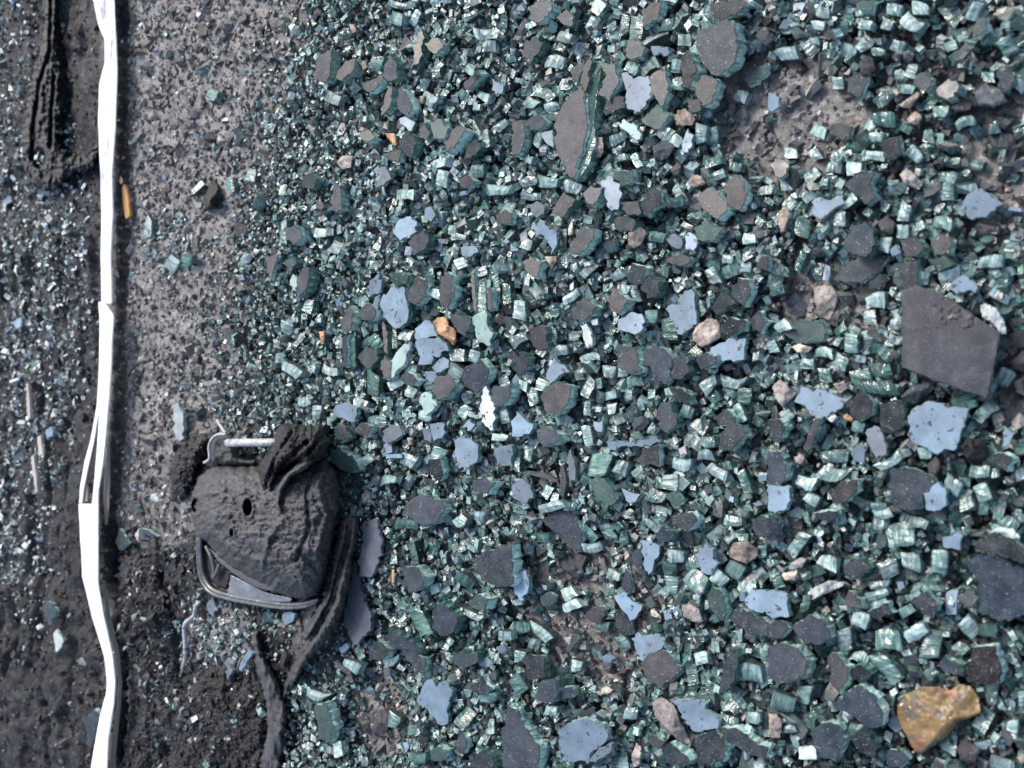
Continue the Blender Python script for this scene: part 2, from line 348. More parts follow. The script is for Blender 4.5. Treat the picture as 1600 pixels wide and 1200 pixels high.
(400,800): """
F blue 750 880 790 800 820 785 845 810 885 795 918 840 900 920 895 1000 860 1000 830 960 800 920 755 890 @ heart-shaped pale blue flake
F blue 120 480 150 465 180 480 170 515 140 530 125 510 @ small heart-shaped blue flake
F blue 685 1085 705 1075 718 1100 702 1130
F blue 390 640 425 615 435 635 400 665
F slate 440 330 460 245 480 330 500 420 520 440 545 540 500 590 455 645 440 580 412 510 415 450 @ dagger-shaped slate plate
F slate 500 60 560 30 580 100 585 200 540 305 485 300 480 230 500 140 @ crumble-edged slate plate
F blue 920 225 935 205 950 225 935 245
F dim 1130 640 1160 620 1180 650 1150 665
P grey 612 555 700 590 790 660 785 640 790 660 740 655 655 640 625 610
P dark 680 660 720 645 790 690 790 780 750 740 700 680 @ dark scythe-shaped shard
P grey 685 320 700 260 750 255 790 310 780 350 730 370 690 350 @ dusty six-sided shard
P grey 825 540 840 440 880 430 940 500 930 560 870 580 @ grey kite-shaped shard
P dark 1020 220 1080 180 1200 160 1200 340 1130 350 1060 320 1030 270 @ sooty dark slab
P green 990 420 1030 385 1090 410 1070 460 1010 450
P grey 925 680 960 650 1040 660 1030 710 970 740 930 710
P green 270 920 330 900 360 1000 350 1080 300 1060
P grey 1158 1020 1185 915 1209 930 1236 936 1260 1011 1329 1101 1320 1200 1155 1200 @ large dark plate with a stepped green edge
P navy 930 1080 960 1040 990 1080 970 1130 940 1120
P dark 1010 1160 1060 1120 1110 1150 1110 1200 1010 1200
P green 810 1130 850 1100 890 1120 870 1170 820 1160
P dark 520 650 570 600 620 650 590 690 530 690
P dark 1010 820 1060 780 1110 830 1050 860
S cream 640 180 655 172 668 195 650 208
S orange 632 270 655 265 652 335 635 335 @ thin orange-tan chip
S cream 930 745 950 730 970 760 965 780 940 770 @ cream grain
W brown 360 700 385 705 440 750 458 800 448 802 425 762 380 722 @ curled brown fibre
S red 110 890 128 885 135 925 120 935 @ tiny red crumb
S brown 540 940 600 900 640 970 610 1060 550 1050 530 1000
S brown 500 40 520 35 530 60 510 65
C 600,35,55,45,-25,b 710,60,120,35,5,g 700,110,45,55,20,b 850,55,40,35,20,b 860,100,50,50,0,b 1040,25,55,50,0,b 1095,35,40,40,0,b 810,265,40,35,10,b 970,320,110,60,40,g 803,443,60,35,0,b 1010,485,90,35,20,b 1150,525,60,45,20,b 1160,580,70,50,0,b 770,520,60,150,-25,g 695,585,170,35,25,g 625,700,80,45,-10,b 440,720,90,50,25,b 440,845,65,40,5,b 160,918,45,45,-10,b 385,950,35,40,10,b 425,950,28,35,10,b 457,955,30,35,10,b 290,860,120,50,15,b 555,355,45,50,0,b 600,380,50,45,0,b 750,405,60,40,-10 975,960,60,120,40,g 1080,870,70,60,-5,g 640,985,50,70,10 130,640,50,40,20,b 745,1155,90,60,10,g 380,1110,40,80,-5,b 680,1180,40,60,10,b 100,530,35,70,20,b 690,380,40,35,0 510,1180,60,40,0 950,40,60,60,45 45,575,40,40,0,b
""",
(800,800): """
F blue 612 130 680 150 690 185 670 230 650 288 625 270 610 190 @ shield-shaped pale blue flake
F blue 868 190 905 150 935 180 935 220 962 240 940 290 905 295 870 250 @ rounded pale blue flake
F blue 480 400 520 372 550 400 605 440 600 460 580 500 555 505 530 470 500 435 @ slanting pale blue flake
F blue 565 595 590 560 610 580 690 570 715 610 700 640 660 655 625 695 600 690 585 650 @ boot-shaped blue flake
F blue 1086 429 1125 366 1284 378 1296 480 1215 498 1185 465 1150 465 1110 450 @ bright rectangular pale blue flake
F blue 215 1030 260 1000 340 965 430 1000 450 1030 440 1070 400 1110 340 1160 255 1175 235 1120 220 1080 @ big pale blue flake near the bottom edge
F blue 755 885 870 880 905 900 910 930 965 965 965 1015 850 1030 830 1000 790 950 @ gently folded pale blue flake
F blue 705 465 745 460 745 500 725 515
F blue 0 345 30 290 55 275 78 320 75 360 50 410 10 380 @ drop-shaped pale flake
F blue 425 680 455 660 480 685 460 705 430 700
F dim 350 1170 400 1120 460 1085 470 1110 400 1165 350 1180
F blue 1065 375 1090 375 1090 420 1068 415
P grey 135 40 200 0 270 0 330 90 320 140 300 190 270 165 200 100 @ broad grey shard with a green right edge
P navy 560 190 610 160 620 270 640 310 600 290 570 240
S grey 215 230 260 195 330 230 345 290 310 330 260 290 225 260
P brown 335 480 400 440 440 450 420 520 380 520
P grey 515 340 530 270 555 290 560 380 530 370
P dark 480 490 510 450 550 490 555 570 520 580 490 550
P brown 610 700 650 660 720 650 790 740 760 780 690 820 630 790 620 740 @ large brownish shard
P dark 50 690 110 675 150 690 150 770 80 790 60 740
P grey 105 860 130 800 190 790 220 840 200 890 130 890
P navy 1025 480 1060 440 1160 500 1200 520 1200 580 1120 570 1020 510 @ long slate-dark shard
P green 920 400 935 340 990 390 1010 480 980 510 930 460
P dark 1130 60 1160 20 1200 30 1200 120 1150 110
P dark 970 850 990 740 1020 640 1060 680 1040 780 1000 850
P dark 850 1060 950 1020 1010 1100 980 1170 870 1190
P dark 980 1010 1060 1020 1150 1090 1200 1110 1200 1160 1080 1120 990 1060
P dark 700 1110 740 1080 830 1160 790 1190 720 1180
P navy 230 830 275 820 275 870 235 880
P navy 665 110 700 75 750 100 740 140 690 150
P dark 740 20 840 0 870 40 820 90 750 60
P green 130 400 170 380 210 400 180 445 140 440
S brownrock 1015 180 1035 140 1100 130 1160 170 1155 210 1100 250 1050 230 1020 215 @ brown-grey rounded stone
S pale 790 440 830 420 880 450 905 520 850 520 800 490 @ tan-grey smooth stone
S cream 645 460 665 447 705 490 700 507 655 490 @ cream stone chip
S longrock 650 890 700 860 760 900 800 990 845 1080 840 1105 790 1080 720 1030 665 960 @ long grey slab with a pink spot
S cream 415 830 445 810 485 835 450 855 420 855 @ beige crumb
S pale 555 1150 580 1080 610 1100 600 1190 570 1200
S brown 380 760 410 750 430 775 400 795
S grey 430 740 470 710 520 750 490 780
S tan 355 305 400 308 415 325 370 320
S brown 945 700 965 690 980 715 960 730
C 370,165,110,50,-3,b 345,205,50,40,0,b 445,95,60,90,-25 525,110,40,140,3,g 145,120,60,50,0,g 195,165,50,30,30,b 475,20,40,50,0 350,90,50,120,-35,g 125,560,140,50,35,b 265,390,60,60,-20,b 270,440,80,50,-25,b 100,620,60,50,10 735,280,70,80,-5,g 750,350,60,90,-5,g 760,200,80,70,0,b 755,130,30,60,20,b 1040,270,80,80,20,b 960,310,80,70,40,b 1035,40,90,50,10,b 1135,120,50,50,20,b 860,320,110,80,40,b 470,290,80,60,20,b 455,380,40,90,0 460,470,50,90,0,g 580,525,50,50,0,b 880,685,60,60,-10,b 1030,400,70,60,-40,b 300,725,50,60,10,b 85,830,35,45,10,b 520,620,50,80,-30 1110,750,100,70,10,g 1020,980,100,50,25,b 1110,1030,60,50,30,b 1130,970,70,60,0,b 420,540,90,40,0,g 550,950,60,60,0 30,810,60,90,-30,g 180,930,60,50,0 70,980,30,80,0,g 130,1060,30,90,-10,g 150,1150,30,80,0,g 820,740,40,40,0,b 5,610,40,45,0,b 30,680,50,60,0 1170,190,50,60,0,b 1100,340,90,70,10,g
""",
(1200,800): """
F blue 815 115 850 120 880 100 905 110 900 180 860 170 825 165 @ little four-pointed blue flake
P navy 930 240 980 205 1060 200 1120 230 1200 270 1240 380 1200 480 1130 510 1080 500 980 470 985 400 990 330 950 270 @ great slate-blue plate
P dark 970 170 1000 110 1060 90 1130 120 1190 160 1200 240 1100 210 1000 190
P dark 215 10 320 0 330 20 290 45 240 35
P dark 355 260 400 220 460 235 480 260 400 320 360 300
P dark 675 420 740 375 800 430 760 490 720 470 @ dark brown lozenge shard
P grey 115 530 200 490 260 510 300 590 230 620 150 600
P grey 0 640 60 615 140 640 180 700 160 770 80 805 0 780 @ wide grey hexagonal shard
P brown 285 680 310 660 370 720 380 780 330 850 295 800
P navy 320 890 410 815 440 820 500 860 540 950 530 1000 470 1010 390 960 340 920 @ smooth slate-blue shard
P navy 205 1020 270 985 340 1010 350 1080 320 1160 250 1150 210 1080
P dark 380 1050 430 1030 510 1090 500 1150 430 1130
P dark 0 20 40 30 60 80 30 130 0 120
P dark 465 470 560 430 580 470 510 500
P dark 385 745 430 710 480 760 440 800 400 780
P grey 890 390 960 360 985 400 970 440 920 450
P dark 0 530 50 510 100 540 60 590 0 590
P brown 350 430 370 370 430 400 430 450
P navy 550 1130 610 1110 660 1150 620 1200 560 1190
P black 930 740 960 640 1060 630 1100 740 1080 800 950 800
P navy 790 720 830 680 900 720 880 760 830 750
S amber 605 900 640 850 720 815 800 812 850 830 900 800 950 810 990 860 1003 940 950 970 890 990 850 1050 780 1100 720 1140 680 1120 650 1060 620 1010 600 960 @ amber stone
S white 180 385 200 355 290 315 365 325 355 350 290 380 210 418 188 405 @ chalky white bar
S cream 60 290 95 275 140 280 130 325 75 320
S pale 105 240 150 210 190 215 160 265 120 270
S tan 0 940 40 940 75 980 60 1060 20 1065 0 1040
S brown 880 1100 930 1060 1000 1110 980 1180 900 1170 @ dark rust-brown lump
S tan 1160 1150 1190 1130 1230 1150 1190 1190
C 620,110,150,130,-10,b 700,50,100,60,10,b 530,60,80,60,10,b 560,270,90,90,-20,b 670,230,100,80,0,b 800,230,80,100,10,b 510,390,110,40,-15,g 510,430,120,40,-10,g 430,500,90,80,20,b 350,600,80,130,-10,b 560,595,130,90,0,g 690,565,90,70,-30,b 770,620,80,150,10,b 435,690,100,60,20,b 560,740,80,180,-40,b 80,900,120,90,20,g 165,860,70,90,10,g 340,955,40,45,30,b 430,1020,100,50,10,b 185,1130,70,60,0,b 140,150,130,60,-50,b 280,230,110,80,20,b 170,430,50,80,10,b 950,550,80,120,-40,b 1020,560,80,60,0,g 1140,60,90,70,30,b 1120,100,150,50,25,b 900,640,80,60,40,b 1040,850,80,130,0,g 1140,1010,60,60,0,b 890,790,60,45,-20,b 1190,880,40,80,0,b 530,10,90,40,0,b 260,930,50,30,40,b 400,440,70,70,0 95,1020,60,50,0,b 680,390,80,40,-30,g 790,390,60,40,40,b 520,340,110,50,-5,g
""",
}

# ------------------------------------------------------------------ where a point seen in the photograph lies
ST, CT = math.sin(TILT), math.cos(TILT)
def ray(px, py):
    u = (np.asarray(px, float) - 800.0) / FPX; v = (600.0 - np.asarray(py, float)) / FPX
    return np.stack([u * CT - ST, v + 0 * u, -u * ST - CT], -1)      # camera right (CT,0,-ST), up (0,1,0), forward (-ST,0,-CT)
def at(px, py, z=0.0):
    d = ray(px, py); t = (np.asarray(z, float) - CH) / d[..., 2]
    return np.stack([CX + d[..., 0] * t, d[..., 1] * t, CH + d[..., 2] * t], -1)
def at_plane(px, py, z0, gx, gy, cx, cy):
    """meet the plane z = z0 + gx (x-cx) + gy (y-cy)"""
    d = ray(px, py)
    t = (z0 + gx * (CX - cx) + gy * (0 - cy) - CH) / (d[..., 2] - gx * d[..., 0] - gy * d[..., 1])
    return np.stack([CX + d[..., 0] * t, d[..., 1] * t, CH + d[..., 2] * t], -1)
def proj(x, y, z):
    dx, dy, dz = x - CX, y, z - CH
    w = -dx * ST - dz * CT; w = np.maximum(w, 1e-4)
    return 800 + FPX * (dx * CT - dz * ST) / w, 600 - FPX * dy / w

# ------------------------------------------------------------------ noise on arrays
def _hash(ix, iy, s):
    n = (ix.astype(np.int64) * 374761393 + iy.astype(np.int64) * 668265263 + s * 974634777) & 0xffffffff
    n = ((n ^ (n >> 13)) * 1274126177) & 0xffffffff
    return ((n ^ (n >> 16)) & 0xffffff) / float(0xffffff)
def vnoise(x, y, s=0):
    x = np.asarray(x, float); y = np.asarray(y, float)
    ix = np.floor(x); iy = np.floor(y); fx = x - ix; fy = y - iy
    fx = fx * fx * (3 - 2 * fx); fy = fy * fy * (3 - 2 * fy)
    a = _hash(ix, iy, s); b = _hash(ix + 1, iy, s); c = _hash(ix, iy + 1, s); d = _hash(ix + 1, iy + 1, s)
    return (a + (b - a) * fx) * (1 - fy) + (c + (d - c) * fx) * fy
def fbm(x, y, s=0, octv=4, gain=0.5):
    t = 0; a = 1; n = 0
    for k in range(octv):
        t = t + a * (vnoise(x * 2 ** k + 17 * k, y * 2 ** k - 31 * k, s + k) * 2 - 1); n += a; a *= gain
    return t / n
def sstep(a, b, x):
    t = np.clip((x - a) / (b - a), 0, 1); return t * t * (3 - 2 * t)

# ------------------------------------------------------------------ zones of the ground, measured on the photograph
FL = ([-300, 0, 100, 200, 300, 420, 520, 620, 700, 760, 1000, 1060, 1120, 1500], [500, 500, 480, 455, 428, 405, 395, 390, 420, 560, 560, 500, 470, 440])
SOIL = [(1235, 185, 125, 115, .93), (1290, 150, 70, 70, .8), (1320, 460, 100, 70, .85), (1460, 130, 130, 110, .4), (1570, 270, 60, 130, .8),
        (930, 940, 120, 140, .75), (960, 1030, 70, 60, .5), (600, 1120, 50, 80, .85), (1230, 300, 40, 40, .4), (860, 720, 60, 40, .4),
        (1590, 600, 50, 120, .7), (560, 720, 60, 60, .3), (1180, 1150, 200, 60, .0)]
def density(px, py):
    wob = 26 * fbm(px / 60.0, py / 60.0, 91, 3)
    e = np.interp(py, *FL) + wob
    d = sstep(-95, 60, px - e) ** 1.3
    for (x, y, a, b, k) in SOIL:
        r = ((px - x) / a) ** 2 + ((py - y) / b) ** 2
        d = d * (1 - k * (1 - sstep(0.5, 1.35, r + 0.5 * fbm(px / 30., py / 30., 5, 2))))
    return d
def pile(px, py):
    return 0.0045 * density(px, py)
def ground_z(x, y):
    px, py = proj(x, y, 0 * x)
    left = 1 - sstep(130, 210, px)
    low = sstep(820, 900, py) * (1 - sstep(400, 470, px)) * (1 - sstep(930, 1010, py - 0 * px) * sstep(285, 300, px) * (1 - sstep(1050, 1090, py)))
    z = 0.0022 * fbm(x / .03, y / .03, 1, 4) + 0.0006 * fbm(x / .0032, y / .0032, 3, 3)
    z = z + left * (0.0034 * fbm(x / .016, y / .035, 6, 4, .6) - .0030 * sstep(.62, .85, vnoise(px / 9., py / 70., 41)) + .0012 * fbm(x / .004, y / .006, 43, 3, .7))
    z = z + low * (0.0035 * fbm(x / .012, y / .012, 8, 4, .65))
    # fine pitted relief of the bare asphalt
    bare = sstep(150, 220, px) * (1 - density(px, py))
    z = z + bare * 0.0010 * np.abs(fbm(x / .0045, y / .0045, 12, 3, .6)) * 2
    m1 = np.exp(-(((px - 225) / 42) ** 2 + ((py - 985) / 95) ** 2) ** 2); m2 = np.exp(-(((px - 345) / 62) ** 2 + ((py - 1125) / 62) ** 2) ** 2)
    z = z + (m1 * .003 + m2 * .004) + np.maximum(m1, m2) * (.0022 * fbm(x / .006, y / .006, 14, 4, .7) + .0016 * np.abs(fbm(x / .004, y / .004, 15, 3, .7)))
    def groove(pts, w, dep):
        nonlocal z
        d = np.full(np.shape(px), 1e9)
        for (a, b), (c, e) in zip(pts[:-1], pts[1:]):
            t = np.clip(((px - a) * (c - a) + (py - b) * (e - b)) / ((c - a) ** 2 + (e - b) ** 2), 0, 1)
            d = np.minimum(d, np.hypot(px - a - t * (c - a), py - b - t * (e - b)))
        d = d + 3 * fbm(px / 9., py / 14., 21, 2)
        z = z - dep * (1 - sstep(w * .35, w, d))
    groove([(250, 900), (262, 940), (275, 975), (278, 1020), (283, 1055), (296, 1080)], 9, .006)
    groove([(212, 1050), (232, 1100), (255, 1150), (262, 1200)], 8, .005)
    groove([(395, 1010), (420, 1060), (440, 1130), (432, 1190)], 10, .006)
    groove([(90, 40), (95, 100), (98, 170), (88, 225)], 7, .005)
    groove([(60, 900), (62, 950), (55, 1010), (66, 1100)], 6, .004)
    groove([(12, 920), (25, 1000), (8, 1060)], 6, .004)
    groove([(213, 830), (222, 880)], 10, .003)
    groove([(192, -60), (193, 150), (190, 300), (188, 480), (187, 600), (180, 700), (172, 800), (170, 900), (186, 960), (196, 1040), (192, 1110), (184, 1260)], 12, .011)  # groove added beside the white strip to deepen its shadow band
    return z

# ------------------------------------------------------------------ materials
def mat(name):
    m = bpy.data.materials.new(name); m.use_nodes = True
    nt = m.node_tree; p = nt.nodes['Principled BSDF']; return m, nt, p
def N(nt, t, **k):
    n = nt.nodes.new(t)
    for a, v in k.items():
        if a.startswith('i_'): n.inputs[a[2:].replace('_', ' ')].default_value = v
        else: setattr(n, a, v)
    return n
def noise(nt, vec, scale, detail=3, rough=.6, ramp=None):
    n = N(nt, 'ShaderNodeTexNoise'); n.inputs['Scale'].default_value = scale
    n.inputs['Detail'].default_value = detail; n.inputs['Roughness'].default_value = rough
    if vec is not None: nt.links.new(vec, n.inputs['Vector'])
    out = n.outputs['Fac']
    if ramp:
        r = N(nt, 'ShaderNodeMapRange'); r.inputs['From Min'].default_value = ramp[0]; r.inputs['From Max'].default_value = ramp[1]
        r.inputs['To Min'].default_value = ramp[2]; r.inputs['To Max'].default_value = ramp[3]
        nt.links.new(out, r.inputs['Value']); out = r.outputs[0]
    return out
def mixc(nt, fac, a, b, mode='MIX'):
    m = N(nt, 'ShaderNodeMix', data_type='RGBA', blend_type=mode)
    for s, v in ((m.inputs[0], fac), (m.inputs[6], a), (m.inputs[7], b)):
        if isinstance(v, (int, float)): s.default_value = v
        elif isinstance(v, tuple): s.default_value = v + (1,) if len(v) == 3 else v
        else: nt.links.new(v, s)
    return m.outputs[2]
def mth(nt, op, a, b=None, c=None):
    m = N(nt, 'ShaderNodeMath', operation=op)
    for i, v in enumerate((a, b, c)):
        if v is None: continue
        if isinstance(v, (int, float)): m.inputs[i].default_value = v
        else: nt.links.new(v, m.inputs[i])
    return m.outputs[0]
def bump(nt, h, p, strength=.4, dist=.0004, prev=None):
    b = N(nt, 'ShaderNodeBump'); b.inputs['Strength'].default_value = strength; b.inputs['Distance'].default_value = dist
    nt.links.new(h, b.inputs['Height'])
    if prev: nt.links.new(prev, b.inputs['Normal'])
    if p is not None: nt.links.new(b.outputs[0], p.inputs['Normal'])
    return b.outputs[0]
def coords(nt):
    """object space, shifted by a per-thing random amount so that no two pieces share a pattern"""
    tc = N(nt, 'ShaderNodeTexCoord'); oi = N(nt, 'ShaderNodeObjectInfo')
    a = N(nt, 'ShaderNodeVectorMath', operation='ADD'); nt.links.new(tc.outputs['Object'], a.inputs[0])
    c = N(nt, 'ShaderNodeCombineXYZ'); nt.links.new(oi.outputs['Random'], c.inputs[0]); nt.links.new(oi.outputs['Random'], c.inputs[1])
    nt.links.new(c.outputs[0], a.inputs[1]); return a.outputs[0]
def island(nt):
    g = N(nt, 'ShaderNodeNewGeometry'); oi = N(nt, 'ShaderNodeObjectInfo')
    return mth(nt, 'FRACT', mth(nt, 'ADD', g.outputs['Random Per Island'], oi.outputs['Random']))
def ramp(nt, fac, stops):
    r = N(nt, 'ShaderNodeValToRGB'); nt.links.new(fac, r.inputs[0]); e = r.color_ramp.elements
    while len(e) < len(stops): e.new(.5)
    for el, (p, c) in zip(e, stops): el.position = p; el.color = c + (1,)
    return r.outputs[0]

def glass_edge(name, tint, haze, bright):
    """broken toughened glass: clear body, hackle bands running across the thickness of the pane.
    'loc' holds each piece's own frame: x, y in the pane, z through its thickness"""
    m, nt, p = mat(name)
    at_ = N(nt, 'ShaderNodeAttribute', attribute_name='loc'); v = at_.outputs['Vector']
    mp = N(nt, 'ShaderNodeMapping'); mp.inputs['Scale'].default_value = (1, 1, .22); nt.links.new(v, mp.inputs[0])
    band = noise(nt, mp.outputs[0], 900, 2, .55); blotch = noise(nt, v, 480, 2, .5); fine = noise(nt, mp.outputs[0], 2400, 2, .6)
    sx = N(nt, 'ShaderNodeSeparateXYZ'); nt.links.new(v, sx.inputs[0])
    rim = N(nt, 'ShaderNodeMapRange'); nt.links.new(mth(nt, 'ABSOLUTE', sx.outputs[2]), rim.inputs['Value'])
    rim.inputs['From Min'].default_value = .00125; rim.inputs['From Max'].default_value = .0017; rim.inputs['To Max'].default_value = -.10
    rim.inputs['To Min'].default_value = .02
    h = mth(nt, 'ADD', mth(nt, 'MULTIPLY', band, 1.0), mth(nt, 'MULTIPLY', fine, .25))
    bn = bump(nt, h, p, .9, .0007)
    isl = island(nt)
    p.inputs['Base Color'].default_value = tint + (1,)
    p.inputs['Transmission Weight'].default_value = 1; p.inputs['Roughness'].default_value = .04; p.inputs['IOR'].default_value = 1.52
    q = N(nt, 'ShaderNodeBsdfPrincipled'); nt.links.new(bn, q.inputs['Normal'])
    var = mth(nt, 'MULTIPLY', mth(nt, 'SUBTRACT', isl, .5), .20)
    pat = mth(nt, 'ADD', mth(nt, 'ADD', mth(nt, 'MULTIPLY', band, .55), mth(nt, 'MULTIPLY', blotch, .38)), mth(nt, 'ADD', mth(nt, 'MULTIPLY', fine, .12), mth(nt, 'ADD', rim.outputs[0], var)))
    c = ramp(nt, pat, [(.36, tuple(b * .28 for b in bright)), (.50, tuple(b * .55 for b in bright)), (.62, bright), (.76, (.76, .90, .87))])
    nt.links.new(c, q.inputs['Base Color']); q.inputs['Roughness'].default_value = .14; q.inputs['Specular IOR Level'].default_value = .9
    mx = N(nt, 'ShaderNodeMixShader'); mx.inputs[0].default_value = haze
    nt.links.new(p.outputs[0], mx.inputs[1]); nt.links.new(q.outputs[0], mx.inputs[2])
    nt.links.new(mx.outputs[0], nt.nodes['Material Output'].inputs[0]); return m
M = {}
M['edge'] = glass_edge('fractured_glass', (.68, .92, .86), .58, (.33, .56, .54))
M['edge_b'] = glass_edge('pale_fractured_glass', (.80, .95, .92), .66, (.50, .72, .71))
M['rimg'] = glass_edge('shard_rim_glass', (.60, .92, .82), .90, (.55, .82, .74))  # light passing through the pane put into a brighter rim colour
M['edge_g'] = glass_edge('green_fractured_glass', (.44, .80, .70), .52, (.18, .40, .36))
def skin(name, rough, dust=.5, spec=.5, useobj=True, base=(.05, .06, .065), pits=False):
    """outer surface of a shard: smooth, dusty, scratched"""
    m, nt, p = mat(name); v = coords(nt); isl = island(nt)
    if useobj:
        oi = N(nt, 'ShaderNodeObjectInfo'); c = oi.outputs['Color']
    else:
        c = ramp(nt, isl, [(0, (.018, .022, .024)), (.35, (.034, .045, .052)), (.7, (.058, .066, .072)), (.93, (.03, .065, .058)), (.965, (.24, .32, .42))])
    n1 = noise(nt, v, 160, 4, .6, (.35, .7, .75, 1.25))
    c = mixc(nt, 1.0, c, n1, 'MULTIPLY')
    d = noise(nt, v, 2600, 2, .5, (.665, .70, 0, dust))
    c = mixc(nt, d, c, (.42, .42, .42))
    film = noise(nt, v, 300, 5, .75, (.45, .75, 0, .22))
    c = mixc(nt, film, c, (.20, .21, .225))
    if pits:
        pt = noise(nt, v, 620, 2, .5, (.31, .36, 1, 0))
        c = mixc(nt, pt, c, (.05, .055, .07))
        pt2 = noise(nt, v, 230, 4, .7, (.28, .40, .55, 0))
        c = mixc(nt, pt2, c, (.12, .14, .17))
    nt.links.new(c, p.inputs['Base Color'])
    r = noise(nt, v, 300, 3, .6, (.3, .7, rough - .08, rough + .15)); nt.links.new(r, p.inputs['Roughness'])
    p.inputs['Specular IOR Level'].default_value = spec
    bump(nt, noise(nt, v, 500, 4, .65), p, .25, .0002)
    return m
M['skin'] = skin('dusty_glass_face', .34, .8, .38)
M['flake'] = skin('pale_blue_coated_face', .38, .6, .5, pits=True)
M['sheet'] = skin('smooth_grey_sheet', .14, .3, .9)
M['skin_fill'] = skin('dusty_glass_face_mixed', .32, .5, .5, useobj=False)
def rock(name, useobj=True, dark=False):
    m, nt, p = mat(name); v = coords(nt)
    if useobj: oi = N(nt, 'ShaderNodeObjectInfo'); c = oi.outputs['Color']
    else:
        st = [(0, (.04, .04, .04)), (.35, (.12, .12, .12)), (.75, (.225, .215, .205)), (.95, (.42, .40, .38))]
        if dark: st = [(0, (.008, .008, .010)), (.6, (.028, .028, .031)), (.9, (.085, .085, .088)), (.97, (.35, .37, .38))]
        c = ramp(nt, island(nt), st)
    c = mixc(nt, 1.0, c, noise(nt, v, 260, 5, .7, (.3, .7, .35, 1.5)), 'MULTIPLY')
    c = mixc(nt, noise(nt, v, 900, 3, .6, (.58, .66, 0, .7)), c, (.05, .045, .045))
    c = mixc(nt, noise(nt, v, 500, 3, .6, (.62, .70, 0, .5)), c, (.50, .48, .46))
    nt.links.new(c, p.inputs['Base Color']); p.inputs['Roughness'].default_value = .7
    bump(nt, noise(nt, v, 700, 5, .7), p, .7, .0006)
    return m
M['rock'] = rock('weathered_stone'); M['fleck'] = glass_edge('bright_glass_fleck', (.9, .97, .96), .8, (.80, .88, .88))  # flecks: sky glints put into a near-white colour
M['grain'] = rock('mixed_grit', False); M['grain_dark'] = rock('sooty_grit', False, True)
# ground: soil tones and the strip's painted shadow come from the 'soil' attribute
def ground_mat():
    m, nt, p = mat('gritty_ground'); tc = N(nt, 'ShaderNodeTexCoord'); v = tc.outputs['Object']
    at_ = N(nt, 'ShaderNodeAttribute', attribute_name='soil')
    sep = N(nt, 'ShaderNodeSeparateColor'); nt.links.new(at_.outputs['Color'], sep.inputs[0])
    grit = noise(nt, v, 520, 5, .75)
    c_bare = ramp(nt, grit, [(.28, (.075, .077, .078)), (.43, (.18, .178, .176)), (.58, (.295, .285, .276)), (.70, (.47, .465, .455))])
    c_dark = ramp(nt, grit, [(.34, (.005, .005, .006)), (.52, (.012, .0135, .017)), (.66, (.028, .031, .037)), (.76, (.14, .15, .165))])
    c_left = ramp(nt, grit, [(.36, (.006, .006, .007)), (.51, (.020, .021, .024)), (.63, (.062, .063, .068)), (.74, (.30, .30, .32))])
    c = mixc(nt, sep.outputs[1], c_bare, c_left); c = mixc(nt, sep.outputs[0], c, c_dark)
    c = mixc(nt, 1.0, c, noise(nt, v, 60, 3, .6, (.3, .7, .7, 1.3)), 'MULTIPLY')
    sp = noise(nt, v, 1700, 2, .5, (.70, .735, 0, 1)); c = mixc(nt, sp, c, (.62, .66, .68))
    nt.links.new(c, p.inputs['Base Color'])
    nt.links.new(noise(nt, v, 1300, 2, .5, (.4, .7, .75, .22)), p.inputs['Roughness'])
    b1 = bump(nt, grit, None, .9, .0012); bump(nt, noise(nt, v, 1900, 3, .6), p, .6, .0004, b1)
    return m
M['ground'] = ground_mat()
def char(name, lo, hi, rough=.6, speck=.6, scale=300, spec=.5):
    m, nt, p = mat(name); v = coords(nt); g = noise(nt, v, scale, 6, .75)
    c = ramp(nt, g, [(.32, lo), (.52, tuple((a + b) / 2 for a, b in zip(lo, hi))), (.70, hi)])
    c = mixc(nt, noise(nt, v, 90, 3, .6, (.5, .72, 0, .5 if hi[0] > .06 else .12)), c, (.10, .115, .135))
    c = mixc(nt, noise(nt, v, 2300, 2, .5, (.68, .72, 0, speck)), c, (.55, .56, .58))
    nt.links.new(c, p.inputs['Base Color']); p.inputs['Roughness'].default_value = rough; p.inputs['Specular IOR Level'].default_value = spec
    b1 = bump(nt, g, None, .7, .0011); bump(nt, noise(nt, v, 1500, 4, .7), p, .5, .0004, b1)
    return m
M['shell'] = char('burnt_grey_plastic', (.010, .010, .012), (.135, .136, .142), .42, .7, 520)
M['crust'] = char('charred_black_crust', (.003, .003, .004), (.024, .023, .023), .55, .35, 500)
M['strap'] = char('burnt_rubber', (.012, .013, .015), (.085, .088, .096), .55, .3, 380)
M['cord'] = char('sooty_cloth', (.008, .008, .010), (.042, .043, .048), .5, .5, 420)
def plain(name, c, rough, metal=0, nz=.25, scale=300, bs=.2, spec=.5, c2=None, thr=(.55, .7)):
    m, nt, p = mat(name); v = coords(nt)
    cc = mixc(nt, 1.0, c, noise(nt, v, scale, 5, .7, (.3, .7, 1 - nz, 1 + nz)), 'MULTIPLY')
    if c2: cc = mixc(nt, noise(nt, v, scale * 1.3, 4, .7, thr + (0, 1)), cc, c2)
    nt.links.new(cc, p.inputs['Base Color']); p.inputs['Roughness'].default_value = rough; p.inputs['Metallic'].default_value = metal
    p.inputs['Specular IOR Level'].default_value = spec
    bump(nt, noise(nt, v, scale * 2, 4, .7), p, bs, .0004); return m
M['rim'] = plain('dirty_grey_rim', (.10, .105, .112), .25, .1, .5, 250, .3, .8, (.26, .27, .28), (.58, .68))
M['rim_dark'] = plain('rim_groove', (.05, .05, .055), .4, .3)
M['lens'] = plain('grey_reflector', (.17, .19, .215), .25, .2, .3, 150, .15, .7, (.40, .43, .46), (.60, .72))
